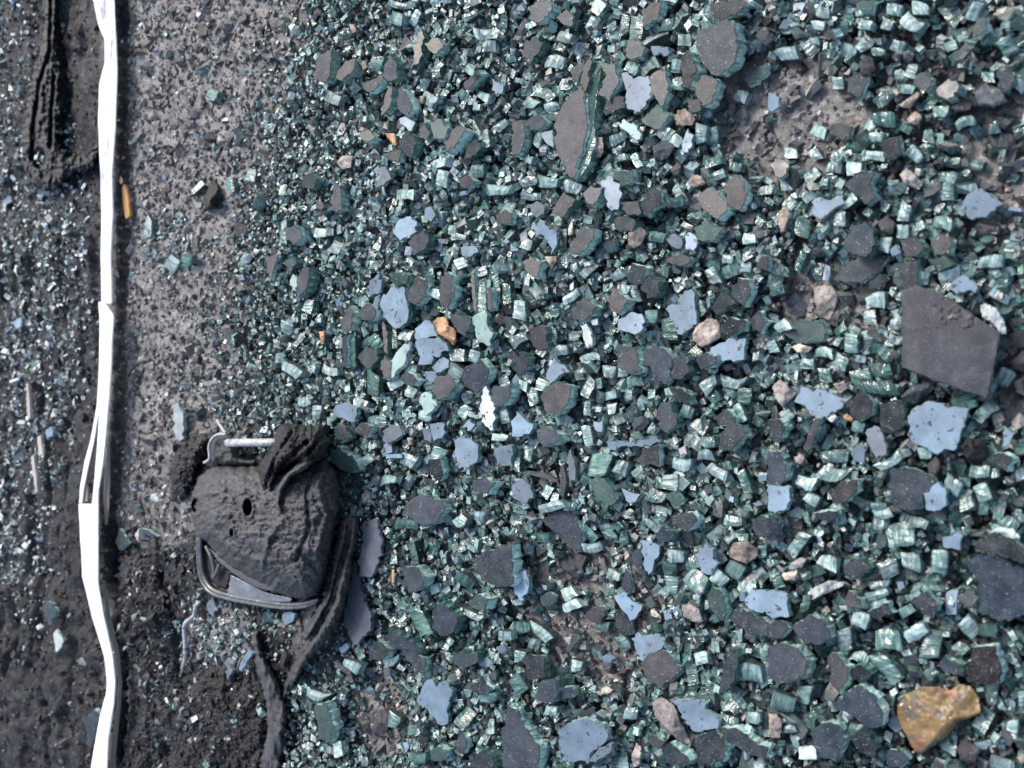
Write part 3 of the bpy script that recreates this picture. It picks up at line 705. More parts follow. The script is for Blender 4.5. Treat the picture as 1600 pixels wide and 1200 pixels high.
M['bevel'] = plain('smooth_grey_bevel', (.085, .085, .092), .38, 0, .25, 200, .15)
M['void'] = plain('dark_inside', (.012, .012, .013), .6)
M['pin'] = plain('corroded_white_pin', (.42, .44, .46), .4, .1, .3, 500, .5, .5, (.10, .10, .11), (.56, .66))
def wood(name, c, c2):
    m, nt, p = mat(name); tc = N(nt, 'ShaderNodeTexCoord'); mp = N(nt, 'ShaderNodeMapping')
    mp.inputs['Scale'].default_value = (1, .06, 1); nt.links.new(tc.outputs['Object'], mp.inputs[0])
    g = noise(nt, mp.outputs[0], 1500, 4, .6, (.60, .72, 0, 1)); cc = mixc(nt, g, c, c2)
    nt.links.new(cc, p.inputs['Base Color']); p.inputs['Roughness'].default_value = .5
    bump(nt, noise(nt, mp.outputs[0], 900, 4, .6), p, .5, .0005); return m
M['strip'] = wood('white_strip_surface', (.80, .83, .82), (.52, .56, .57))
def strip_dirty():
    m, nt, p = mat('soiled_white_strip'); tc = N(nt, 'ShaderNodeTexCoord'); mp = N(nt, 'ShaderNodeMapping')
    mp.inputs['Scale'].default_value = (1, .25, 1); nt.links.new(tc.outputs['Object'], mp.inputs[0])
    g = noise(nt, mp.outputs[0], 240, 6, .75)
    sx = N(nt, 'ShaderNodeSeparateXYZ'); nt.links.new(tc.outputs['Object'], sx.inputs[0])
    k = N(nt, 'ShaderNodeMapRange'); nt.links.new(sx.outputs[1], k.inputs['Value'])
    k.inputs['From Min'].default_value = -.01; k.inputs['From Max'].default_value = .075; k.inputs['To Min'].default_value = 0; k.inputs['To Max'].default_value = .17
    f = mth(nt, 'ADD', g, k.outputs[0])
    fr = N(nt, 'ShaderNodeMapRange'); nt.links.new(f, fr.inputs['Value']); fr.inputs['From Min'].default_value = .56; fr.inputs['From Max'].default_value = .68
    cc = mixc(nt, fr.outputs[0], (.80, .83, .83), (.16, .19, .25))
    nt.links.new(cc, p.inputs['Base Color']); p.inputs['Roughness'].default_value = .5
    bump(nt, g, p, .3, .0005); return m
M['strip_dirty'] = strip_dirty()
M['fibre'] = wood('brown_fibre', (.30, .28, .24), (.08, .07, .06))
M['wood'] = wood('pale_wood', (.42, .39, .36), (.16, .14, .13))
M['wood_o'] = wood('orange_wood', (.50, .26, .10), (.22, .10, .04))
def amber():
    m, nt, p = mat('amber_stone_surface'); v = coords(nt)
    c = ramp(nt, noise(nt, v, 95, 4, .6), [(.30, (.05, .045, .045)), (.40, (.20, .13, .05)), (.50, (.19, .135, .055)), (.60, (.21, .085, .03)), (.72, (.15, .045, .02))])
    c = mixc(nt, noise(nt, v, 150, 5, .7, (.50, .60, 0, .85)), c, (.085, .085, .09))
    c = mixc(nt, noise(nt, v, 900, 3, .6, (.66, .70, 0, .8)), c, (.75, .75, .75))
    nt.links.new(c, p.inputs['Base Color']); p.inputs['Roughness'].default_value = .42
    p.inputs['Subsurface Weight'].default_value = .15; p.inputs['Subsurface Radius'].default_value = (.002, .001, .0005); p.inputs['Subsurface Scale'].default_value = 1
    bump(nt, noise(nt, v, 300, 4, .6), p, .3, .0006); return m
M['amber'] = amber()

# ------------------------------------------------------------------ mesh helpers
def build(name, V, F, mats, fm=None, origin=None, smooth=False, parent=None):
    V = np.asarray(V, float); o0 = np.zeros(3) if origin is None else np.asarray(origin, float)
    me = bpy.data.meshes.new(name); me.from_pydata((V - o0).tolist(), [], F)
    for m in mats: me.materials.append(m)
    if fm is not None: me.polygons.foreach_set('material_index', np.asarray(fm, np.int32))
    if smooth: me.polygons.foreach_set('use_smooth', np.ones(len(me.polygons), bool))
    me.update()
    o = bpy.data.objects.new(name, me); col.objects.link(o)
    if parent is not None:
        o.parent = parent; o.location = o0 - np.asarray(parent['_at'])
    else: o.location = o0
    return o
def build_np(name, V, Fq, mats, fm=None, smooth=False):
    """many quads or triangles at once: Fq is an (n,k) array"""
    me = bpy.data.meshes.new(name); n, k = Fq.shape
    me.vertices.add(len(V)); me.vertices.foreach_set('co', np.ascontiguousarray(V, np.float32).ravel())
    me.loops.add(n * k); me.loops.foreach_set('vertex_index', Fq.astype(np.int32).ravel())
    me.polygons.add(n); me.polygons.foreach_set('loop_start', np.arange(0, n * k, k, dtype=np.int32))
    me.polygons.foreach_set('loop_total', np.full(n, k, np.int32))
    for m in mats: me.materials.append(m)
    if fm is not None: me.polygons.foreach_set('material_index', np.asarray(fm, np.int32))
    me.polygons.foreach_set('use_smooth', np.full(n, smooth, bool))
    me.update(calc_edges=True); me.validate()
    o = bpy.data.objects.new(name, me); col.objects.link(o); return o
def set_loc(o, L):
    a = o.data.attributes.new('loc', 'FLOAT_VECTOR', 'POINT'); a.data.foreach_set('vector', np.ascontiguousarray(L, np.float32).ravel())
def tag(o, label=None, cat=None, group=None, kind=None):
    if label: o['label'] = label
    if cat: o['category'] = cat
    if group: o['group'] = group
    if kind: o['kind'] = kind
    return o
def empty(name, loc):
    o = bpy.data.objects.new(name, None); col.objects.link(o); o.location = loc; o.empty_display_size = .01
    o['_at'] = list(loc); return o

# ------------------------------------------------------------------ the ground
def make_ground():
    ax = np.concatenate([[-3, -2, -1.2, -.8], np.arange(-.66, .22, .00095), [.3, .6, 1.2, 2, 3]])
    ay = np.concatenate([[-3, -2, -1.2, -.6, -.35], np.arange(-.29, .29, .00098), [.35, .6, 1.2, 2, 3]])
    X, Y = np.meshgrid(ax, ay, indexing='ij'); x = X.ravel(); y = Y.ravel()
    xc = np.clip(x, -.66, .22); yc = np.clip(y, -.29, .29)
    z = ground_z(xc, yc)
    V = np.stack([x, y, z], 1); nx, ny = len(ax), len(ay)
    i = np.arange(nx - 1)[:, None] * ny + np.arange(ny - 1)[None]; i = i.ravel()
    Fq = np.stack([i, i + ny, i + ny + 1, i + 1], 1)
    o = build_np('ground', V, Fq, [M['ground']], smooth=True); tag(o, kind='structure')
    px, py = proj(xc, yc, z)
    n = fbm(px / 45., py / 60., 33, 4)
    low = sstep(800, 890, py + 60 * n + (px - 200) * .25) * (1 - sstep(430, 500, px)) * sstep(160, 185, px)
    keep = sstep(0, 1, 1 - (((px - 350) / 75) ** 2 + ((py - 1000) / 75) ** 2) + .6 * n)      # the lighter gravelly bay under the burnt part
    low = np.maximum(low * (1 - keep), sstep(1060, 1090, py + 30 * n) * (1 - sstep(470, 520, px)) * sstep(160, 185, px))
    trench = sstep(0, 1, 1.1 - np.abs((px - np.interp(py, [0, 400, 700, 1200], [75, 110, 95, 30])) / np.interp(py, [0, 300, 700, 900], [30, 48, 55, 35])) + .8 * n) * (1 - sstep(150, 160, px))
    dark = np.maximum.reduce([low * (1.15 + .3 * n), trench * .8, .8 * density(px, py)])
    lower_left = sstep(640, 760, py + 50 * n + 0 * px) * (1 - sstep(210, 300, px)) * .6  # ground darker towards the lower left
    dark = np.clip(np.maximum(dark, lower_left), 0, 1); dark = np.clip(np.maximum(dark, .9 * (1 - sstep(5, 17, np.abs(px - np.interp(py, [-60, 150, 300, 600, 700, 800, 900, 960, 1040, 1260], [190, 191, 188, 185, 178, 172, 168, 184, 194, 184]))))), 0, 1)  # dark band painted along the strip as its cast shadow
    left = 1 - sstep(150, 175, px)
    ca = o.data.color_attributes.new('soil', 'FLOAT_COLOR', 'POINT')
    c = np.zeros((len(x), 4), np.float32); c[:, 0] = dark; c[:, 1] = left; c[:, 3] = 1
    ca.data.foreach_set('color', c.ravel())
make_ground()

# ------------------------------------------------------------------ loose material nobody could count
CUBE = []; CUBE_F = []
def _cube():
    global CUBE, CUBE_F
    idx = {}; V = []
    def vi(p):
        if p not in idx: idx[p] = len(V); V.append(p)
        return idx[p]
    F = []; A = []
    for a in range(3):
        for s in (-1, 1):
            for i in (-1, 0):
                for j in (-1, 0):
                    q = []
                    for di, dj in ((0, 0), (1, 0), (1, 1), (0, 1)):
                        p = [0, 0, 0]; p[a] = s; p[(a + 1) % 3] = i + di; p[(a + 2) % 3] = j + dj; q.append(vi(tuple(p)))
                    F.append(q if s > 0 else q[::-1]); A.append(0 if a == 2 else 1)
    CUBE = np.array(V, float); CUBE_F = np.array(F); return np.array(A)
CUBE_A = _cube()
def rots(n, tilt, roll):
    """rotation matrices: small random tilt, any heading, some pieces rolled on edge"""
    a = rng.uniform(0, 2 * np.pi, n); tx = rng.normal(0, tilt, n) + roll * np.pi / 2; ty = rng.normal(0, tilt, n)
    ca, sa = np.cos(a), np.sin(a); cx, sx = np.cos(tx), np.sin(tx); cy, sy = np.cos(ty), np.sin(ty)
    Z = np.zeros(n); O = np.ones(n)
    Rx = np.stack([O, Z, Z, Z, cx, -sx, Z, sx, cx], 1).reshape(n, 3, 3)
    Ry = np.stack([cy, Z, sy, Z, O, Z, -sy, Z, cy], 1).reshape(n, 3, 3)
    Rz = np.stack([ca, -sa, Z, sa, ca, Z, Z, Z, O], 1).reshape(n, 3, 3)
    return Rz @ Ry @ Rx
def scatter(n, dens, pxr=(-200, 1800), pyr=(-260, 1460)):
    """points spread evenly over the ground and kept where dens(px, py) allows"""
    out = []
    got = 0
    while got < n:
        x = rng.uniform(-.66, .19, 40000); y = rng.uniform(-.29, .29, 40000); px, py = proj(x, y, 0 * x)
        k = (px > pxr[0]) & (px < pxr[1]) & (py > pyr[0]) & (py < pyr[1]) & (rng.random(40000) < dens(px, py))
        out.append(np.stack([x[k], y[k]], 1)); got += int(k.sum())
        if len(out) > 60: break
    return np.concatenate(out)[:n]
C8 = np.array([(x, y, z) for x in (-1, 1) for y in (-1, 1) for z in (-1, 1)], float)
C8F = np.array([(0, 1, 3, 2), (4, 6, 7, 5), (0, 4, 5, 1), (2, 3, 7, 6), (0, 2, 6, 4), (1, 5, 7, 3)]); C8A = np.array([1, 1, 1, 1, 0, 0])
def chunks(name, pts, z, half, tilt, rollp, mats, jit=.13, pick=None, fine=True):
    n = len(pts); B, BF, BA = (CUBE.copy(), CUBE_F, CUBE_A) if fine else (C8 * .85, C8F, C8A)
    if fine:
        r = np.linalg.norm(B, axis=1, keepdims=True); B = np.where(r > 1.6, B * .96, B)
    L = B[None] + rng.normal(0, jit if fine else jit * 1.6, (n, len(B), 3)) * .7
    lean = rng.normal(0, .18, (n, 2)); L[..., 0] += L[..., 1] * lean[:, :1]
    L = L * half[:, None, :]
    loc = L.copy(); loc[..., 2] = B[None, :, 2] * .0017; loc[..., :2] += rng.uniform(0, 3, (n, 1, 2))
    roll = (rng.random(n) < rollp).astype(float)
    R = rots(n, tilt, roll); W = np.einsum('nij,nvj->nvi', R, L)
    W[..., 0] += pts[:, 0, None]; W[..., 1] += pts[:, 1, None]; W[..., 2] += z[:, None]
    Fq = (BF[None] + (np.arange(n) * len(B))[:, None, None]).reshape(-1, 4)
    fm = np.tile(BA, n) if len(mats) > 1 else None
    if len(mats) > 2:
        k = rng.integers(1, len(mats), n) if pick is None else pick; fm = np.where(fm == 1, np.repeat(k, len(BA)), 0)
    o = build_np(name, W.reshape(-1, 3), Fq, mats, fm); set_loc(o, loc.reshape(-1, 3)); return o
# ------------------------------------------------------------------ single shards, flakes and stones
def resample(P, step):
    out = []
    n = len(P)
    for i in range(n):
        a, b = P[i], P[(i + 1) % n]; k = max(1, int(round(np.hypot(*(b - a)) / step)))
        for j in range(k): out.append(a + (b - a) * j / k)
    return np.array(out)
def area(P): x, y = P[:, 0], P[:, 1]; return .5 * np.sum(x * np.roll(y, -1) - y * np.roll(x, -1))
def slab(name, P, top_z, th, mats, jag=1.0, tilt=.10, step=7.0):
    """a broken plate: traced face, scalloped rim, real thickness"""
    c = P.mean(0)
    Q = resample(P, step); n = len(Q)
    Q = Q + rng.normal(0, jag, Q.shape)
    if area(Q) > 0: Q = Q[::-1]           # photograph y runs down: make it counter-clockwise seen from above
    c3 = at(c[0], c[1], top_z); gx, gy = rng.normal(0, tilt, 2)
    T = at_plane(Q[:, 0], Q[:, 1], top_z, gx, gy, c3[0], c3[1])
    nrm = np.array([-gx, -gy, 1.0]); nrm /= np.linalg.norm(nrm)
    out = T - T.mean(0); out /= np.maximum(np.linalg.norm(out, axis=1, keepdims=True), 1e-6)
    lean_ = np.clip(out[:, :1], 0, 1) * (random.uniform(.0, .0005) if th > .003 else .0)
    r0 = T + out * .00012 - nrm * .00018
    r1 = T + out * rng.uniform(-.0001, .0004, (n, 1)) * 1.0 + out * lean_ * .5 - nrm * th * rng.uniform(.3, .5, (n, 1))
    r2 = T + out * rng.uniform(-.0002, .0004, (n, 1)) * 1.0 + out * lean_ * .8 - nrm * th * rng.uniform(.6, .75, (n, 1))
    r3 = T + out * rng.uniform(-.0004, .0002, (n, 1)) * 1.0 + out * lean_ - nrm * th
    V = np.concatenate([T, r0, r1, r2, r3]); F = [list(range(n))]; fm = [0]
    for k in range(4):
        for i in range(n):
            j = (i + 1) % n; F.append([k * n + i, (k + 1) * n + i, (k + 1) * n + j, k * n + j]); fm.append(0 if k == 0 else 1)
    F.append(list(range(4 * n, 5 * n))[::-1]); fm.append(0)
    org = V.mean(0); org[2] = V[:, 2].min()
    o = build(name, V, F, mats, fm, org)
    arc = np.concatenate([[0], np.cumsum(np.linalg.norm(np.diff(T, axis=0), axis=1))]) + random.random() * 3
    set_loc(o, np.concatenate([np.stack([arc, 0 * arc + q, 0 * arc + dz], 1) for q, dz in ((0, .0017), (0, .0015), (.0002, .0004), (.0004, -.0006), (.0006, -.0016))])); return o
def crumb(name, cx, cy, w, h, ang, top_z, mats):
    """a crumb lying on its side, its ribbed fracture face turned up"""
    a = math.radians(-ang) if False else math.radians(ang)
    nx = max(2, int(round(w / 7))); ny = max(2, int(round(h / 7))); dep = .0032
    bow = random.uniform(-.16, .16) * w; cj = {(a_, b_): (random.gauss(0, .06) * w, random.gauss(0, .07) * h) for a_ in (0, 1) for b_ in (0, 1)}; rnd = random.uniform(.0, .07)
    tap = random.uniform(-.12, .12)
    G = {}
    V = []; LC = []; off = random.random() * 3; mpp = (CH / (CT + (cx - 800) / FPX * ST)) / FPX; lng = w > h * random.uniform(.9, 1.1)
    g1, g2 = rng.normal(0, .24, 2); c3 = at(cx, cy, top_z)
    def top(i, j):
        s = i / nx - .5; t = j / ny - .5
        x = s * w * (1 + tap * t) ; y = t * h * (1 + tap * s) + bow * (s * s * 4 - .5) * (1 if w > h * 1.3 else 0)
        for (a_, b_), (jx, jy) in cj.items():
            wt = (s + .5 if a_ else .5 - s) * (t + .5 if b_ else .5 - t); x += jx * wt * 1.4; y += jy * wt * 1.4
        f = 1 - rnd * (4 * s * s) * (4 * t * t); x *= f; y *= f
        x += random.gauss(0, .6); y += random.gauss(0, .6)
        return cx + x * math.cos(a) - y * math.sin(a), cy + x * math.sin(a) + y * math.cos(a)
    for i in range(nx + 1):
        for j in range(ny + 1):
            px, py = top(i, j); q = at_plane(px, py, top_z, g1, g2, c3[0], c3[1])
            edge = i in (0, nx) or j in (0, ny)
            q = q + np.array([0, 0, -.00035 if edge else random.uniform(-.00025, .0003)])
            G[i, j] = len(V); V.append(q); LC.append((i / nx * w * mpp + off, off, (j / ny * 2 - 1) * .0017) if lng else (j / ny * h * mpp + off, off, (i / nx * 2 - 1) * .0017))
    ring = [(i, 0) for i in range(nx)] + [(nx, j) for j in range(ny)] + [(i, ny) for i in range(nx, 0, -1)] + [(0, j) for j in range(ny, 0, -1)]
    F = []; fm = []
    # photograph y runs down, so (i,j) -> flip for an upward face
    for i in range(nx):
        for j in range(ny): F.append([G[i, j], G[i, j + 1], G[i + 1, j + 1], G[i + 1, j]]); fm.append(1)
    low = {}
    m = np.mean([V[G[k]] for k in ring], 0)
    for k in ring:
        q = V[G[k]].copy(); o = q - m; o[2] = 0; l = np.linalg.norm(o)
        q = q - o * random.uniform(-.05, .14); q[2] -= dep * random.uniform(.9, 1.1); low[k] = len(V); V.append(q); a0, b0, c0 = LC[G[k]]; LC.append((a0, b0 + .003, c0))
    for k, k2 in zip(ring, ring[1:] + ring[:1]):
        long_side = (k[1] == k2[1])
        F.append([G[k], G[k2], low[k2], low[k]]); fm.append(0 if long_side else 1)
    F.append([low[k] for k in ring][::-1]); fm.append(1)
    org = np.mean(V, 0); org[2] = min(v[2] for v in V)
    o = build(name, V, F, mats, fm, org); set_loc(o, LC); return o
def stone(name, P, z0, m, hfac=.42, facet=.10):
    """a rounded or broken pebble over its traced outline"""
    c = P.mean(0); Q = resample(P, 5.0)
    if area(Q) > 0: Q = Q[::-1]
    n = len(Q); A = abs(area(P)); c3 = at(c[0], c[1], z0)
    mpp = (CH / (CT + (c[0] - 800) / FPX * ST)) / FPX            # metres per pixel here
    H = hfac * math.sqrt(A) * mpp * 1.3
    levels = [(.93, -.35), (1.0, 0.0), (.93, .36), (.78, .62), (.58, .82), (.36, .94), (.15, 1.0)]
    V = []; F = []
    ph = rng.uniform(0, 50)
    for s, hh in levels:
        q = c + (Q - c) * s
        zz = z0 + H * (hh - .35) + 0 * q[:, 0]
        w = at(q[:, 0], q[:, 1], zz)
        nz = fbm(q[:, 0] / 11 + ph, q[:, 1] / 11, int(ph), 3); w[:, 2] += H * facet * 2.2 * nz * (1 if hh > 0 else .3)
        w[:, :2] += (c3[:2] - w[:, :2]) * (.12 * nz[:, None])
        V.append(w)
    top = V[-1].mean(0); V = np.concatenate(V + [top[None]])
    for k in range(len(levels) - 1):
        for i in range(n):
            j = (i + 1) % n; F.append([k * n + i, k * n + j, (k + 1) * n + j, (k + 1) * n + i])
    L = (len(levels) - 1) * n
    for i in range(n): F.append([L + i, L + (i + 1) % n, len(V) - 1])
    F.append(list(range(n))[::-1])
    org = V.mean(0); org[2] = V[:, 2].min()
    return build(name, V, F, [m], None, org, smooth=True)

TONE = {'dark': (.018, .026, .033), 'navy': (.019, .032, .046), 'grey': (.034, .046, .060), 'brown': (.050, .050, .055), 'green': (.036, .072, .066), 'black': (.016, .014, .015),
        'blue': (.190, .278, .365), 'dim': (.115, .155, .195), 'white': (.44, .50, .50), 'mint': (.34, .50, .47), 'pink': (.42, .38, .44), 'slate': (.10, .115, .145), 'sheet': (.034, .036, .042),
        'tan': (.30, .25, .21), 'orange': (.46, .27, .15), 'pale': (.31, .285, .27), 'cream': (.52, .46, .38), 'red': (.38, .14, .09), 'quartz': (.44, .38, .33), 'brownrock': (.20, .17, .145), 'longrock': (.20, .185, .18)}
LOOK = {'dark': 'dark grey', 'navy': 'blue-black', 'grey': 'dusty grey', 'brown': 'brownish grey', 'green': 'dull green', 'black': 'nearly black',
        'blue': 'pale blue', 'dim': 'dim blue-grey', 'white': 'white', 'mint': 'mint white', 'pink': 'pinkish', 'slate': 'slate grey', 'sheet': 'smooth grey',
        'tan': 'tan', 'orange': 'orange', 'pale': 'pale beige', 'cream': 'cream', 'red': 'reddish', 'quartz': 'cream', 'brownrock': 'brown', 'longrock': 'grey brown'}
items = []
for (tx, ty), txt in TILES.items():
    for ln in txt.strip().splitlines():
        ln = ln.strip()
        if not ln: continue
        if ln[0] == 'C':
            for t in ln[2:].split():
                a = t.split(','); v = [float(q) for q in a[:5]]
                items.append(dict(k='C', c=np.array([tx + v[0] / 3, ty + v[1] / 3]), w=v[2] / 3, h=v[3] / 3, a=v[4], tone=a[5] if len(a) > 5 else 'n', area=v[2] * v[3] / 9, short=None))
        else:
            head, _, short = ln.partition('@'); f = head.split()
            P = np.array([float(q) for q in f[2:]]).reshape(-1, 2) / 3 + (tx, ty)
            items.append(dict(k=f[0], tone=f[1], P=P, c=P.mean(0), area=abs(area(P)), short=short.strip() or None))
# keep the 300 largest crumbs, drop those that would sit on another traced piece
cr = sorted([i for i in items if i['k'] == 'C'], key=lambda i: -i['area'])
items = [i for i in items if i['k'] != 'C'] + cr[:300]

# labels: every piece is singled out by its look and by what it lies next to
marks = [i for i in items if i['short']]
extra = [dict(c=np.array([420, 830]), short='burnt housing', far=130), dict(c=np.array([160, 560]), short='white strip', far=60)]
def direction(d):
    a = math.degrees(math.atan2(-d[1], d[0])) % 360
    return ['right of', 'above and right of', 'above', 'above and left of', 'left of', 'below and left of', 'below', 'below and right of'][int((a + 22.5) // 45) % 8]
used = set()
def shape_word(it):
    if it['k'] == 'C': w, h = it['w'], it['h']; ang = it['a']
    else:
        Q = it['P'] - it['c']; e, v = np.linalg.eigh(Q.T @ Q); w, h = math.sqrt(e[1]), math.sqrt(max(e[0], 1e-6)); ang = math.degrees(math.atan2(v[1, 1], v[0, 1]))
    r = max(w, h) / min(w, h)
    if r < 1.45: return 'squarish' if it['k'] == 'C' else 'compact'
    if it['k'] == 'C' and h > w: ang += 90
    ang = ang % 180
    o = 'level' if (ang < 22 or ang > 158) else 'upright' if 68 < ang < 112 else 'slanting'
    return o + (' long' if r > 2.2 else ' oblong')
def size_word(it):
    s = math.sqrt(it['area']); b = (14, 20, 27) if it['k'] == 'C' else (13, 21, 34)
    return 'tiny' if s < b[0] else 'small' if s < b[1] else 'middling' if s < b[2] else 'large'
def noun(it):
    if it['k'] == 'C': return {'b': 'pale green glass crumb', 'g': 'deep green glass crumb', 'n': 'green glass crumb'}[it['tone']]
    return LOOK[it['tone']] + ' ' + {'F': 'flake', 'P': 'glass shard', 'S': 'pebble', 'W': 'wood sliver', 'G': 'glass bar', 'B': 'sheet'}[it['k']]
def make_label(it):
    c = it['c']
    near = sorted([m for m in marks + extra if m is not it], key=lambda m: np.hypot(*(m['c'] - c)))[:8]
    opts = []
    if it['short']:
        for m in near[:4]: opts.append('%s lying %s the %s' % (it['short'], direction(c - m['c']), m['short']))
    else:
        sz, sh, nn = size_word(it), shape_word(it), noun(it)
        for m in near[:2]:
            d = np.hypot(*(m['c'] - c)); opts.append('%s %s %s %s%s the %s' % (sz, sh, nn, 'just ' if d < 45 else '', direction(c - m['c']), m['short']))
        for i in range(4):
            for j in range(i + 1, 7): opts.append('%s %s %s between the %s and the %s' % (sz, sh, nn, near[i]['short'], near[j]['short']))
        for m in near[2:5]: opts.append('%s %s %s some way %s the %s' % (sz, sh, nn, direction(c - m['c']), m['short']))
    if not it['short']:
        for m in near[:4]: opts.append('%s %s %s the %s' % (sz, nn, direction(c - m['c']), m['short']))
        for m in near[:4]: opts.append('%s %s the %s' % (nn, direction(c - m['c']), m['short']))
    opts.append('%s near the %s' % (it['short'] or noun(it), near[0]['short']))
    for lb in opts:
        if lb not in used and len(lb.split()) <= 16: used.add(lb); return lb
    return [o for o in opts if len(o.split()) <= 16][0]
# ------------------------------------------------------------------ relief pieces: a height above the ground for every pixel inside an outline
def seg_dist(px, py, P, closed=True):
    d = np.full(np.shape(px), 1e9); n = len(P)
    for i in range(n if closed else n - 1):
        a, b = P[i]; c, e = P[(i + 1) % n]; L = (c - a) ** 2 + (e - b) ** 2 + 1e-9
        t = np.clip(((px - a) * (c - a) + (py - b) * (e - b)) / L, 0, 1); d = np.minimum(d, np.hypot(px - a - t * (c - a), py - b - t * (e - b)))
    return d
def inside(px, py, P):
    r = np.zeros(np.shape(px), bool); n = len(P)
    for i in range(n):
        x1, y1 = P[i]; x2, y2 = P[(i + 1) % n]
        k = (y1 > py) != (y2 > py)
        r ^= k & (px < (x2 - x1) * (py - y1) / (y2 - y1 + 1e-12) + x1)
    return r
def relief(name, P, zf, m, step=2.0, z_low=None, parent=None, smooth=True, jag=0):
    """solid lump: the upper surface zf(px, py, distance to rim), walls down to the ground and a base"""
    P = np.array(P, float)
    if jag: P = resample(P, 3.0); P = P + rng.normal(0, jag * .5, P.shape) + jag * 1.6 * np.stack([fbm(P[:, 0] / 7, P[:, 1] / 7, 131, 2), fbm(P[:, 0] / 7, P[:, 1] / 7, 137, 2)], 1)
    x0, y0 = P.min(0) - step; x1, y1 = P.max(0) + step
    gx = np.arange(x0, x1 + step, step); gy = np.arange(y0, y1 + step, step); X, Y = np.meshgrid(gx, gy, indexing='ij')
    ins = inside(X, Y, P) ; d = seg_dist(X, Y, P)
    cell = ins[:-1, :-1] & ins[1:, :-1] & ins[:-1, 1:] & ins[1:, 1:]
    used_v = np.zeros_like(ins); used_v[:-1, :-1] |= cell; used_v[1:, :-1] |= cell; used_v[:-1, 1:] |= cell; used_v[1:, 1:] |= cell
    vid = -np.ones(ins.shape, int); vid[used_v] = np.arange(used_v.sum())
    px, py, dd = X[used_v], Y[used_v], d[used_v]
    z = zf(px, py, dd); T = at(px, py, z)
    ci, cj = np.nonzero(cell)
    F = np.stack([vid[ci, cj], vid[ci, cj + 1], vid[ci + 1, cj + 1], vid[ci + 1, cj]], 1)
    F = F.tolist(); nT = len(T)
    # rim walls
    E = {}
    for f in F:
        for a, b in zip(f, f[1:] + f[:1]):
            if (b, a) in E: del E[(b, a)]
            else: E[(a, b)] = 1
    lowz = (float(z.min()) - .004) if z_low is None else z_low; B = at(px, py, np.minimum(lowz, z - .0005))
    V = np.concatenate([T, B])
    for (a, b) in list(E): F.append([b, a, a + nT, b + nT])
    org = V.mean(0); org[2] = V[:, 2].min()
    return build(name, V, F, [m], None, org, smooth=smooth, parent=parent)
def Z(P): return [(260 + x / 2.553, 640 + y / 2.553) for x, y in P]      # from an enlarged crop of the burnt part
def dome(d, R): t = np.clip(d / R, 0, 1); return np.sqrt(np.clip(1 - (1 - t) ** 2, 0, 1))

def rockform(name, P, z0, m, it):
    A = abs(area(P)); c = P.mean(0); mpp = (CH / (CT + (c[0] - 800) / FPX * ST)) / FPX
    H = (.26 if it['tone'] == 'amber' else .95 if it['tone'] == 'black' else .46) * math.sqrt(A) * mpp; R = math.sqrt(A) * .42; ph = random.uniform(0, 60)
    cuts = [(random.uniform(0, 6.28), random.uniform(.25, .7), random.uniform(.62, 1.0)) for _ in range(4)]
    Q = resample(P, 4.0); Q = Q + rng.normal(0, .35, Q.shape)
    def zf(px, py, d):
        z = dome(d, R) * 1.05
        for a, sl, off in cuts: z = np.minimum(z, off + sl * ((px - c[0]) * math.cos(a) + (py - c[1]) * math.sin(a)) / R)
        return z0 + H * (np.maximum(z, -.1) + .22 * fbm(px / (R * .55) + ph, py / (R * .55), int(ph), 4, .6))
    return relief(name, Q, zf, m, 2.0 if A > 500 else 1.5, z_low=z0 - .0015)
ZS = {}
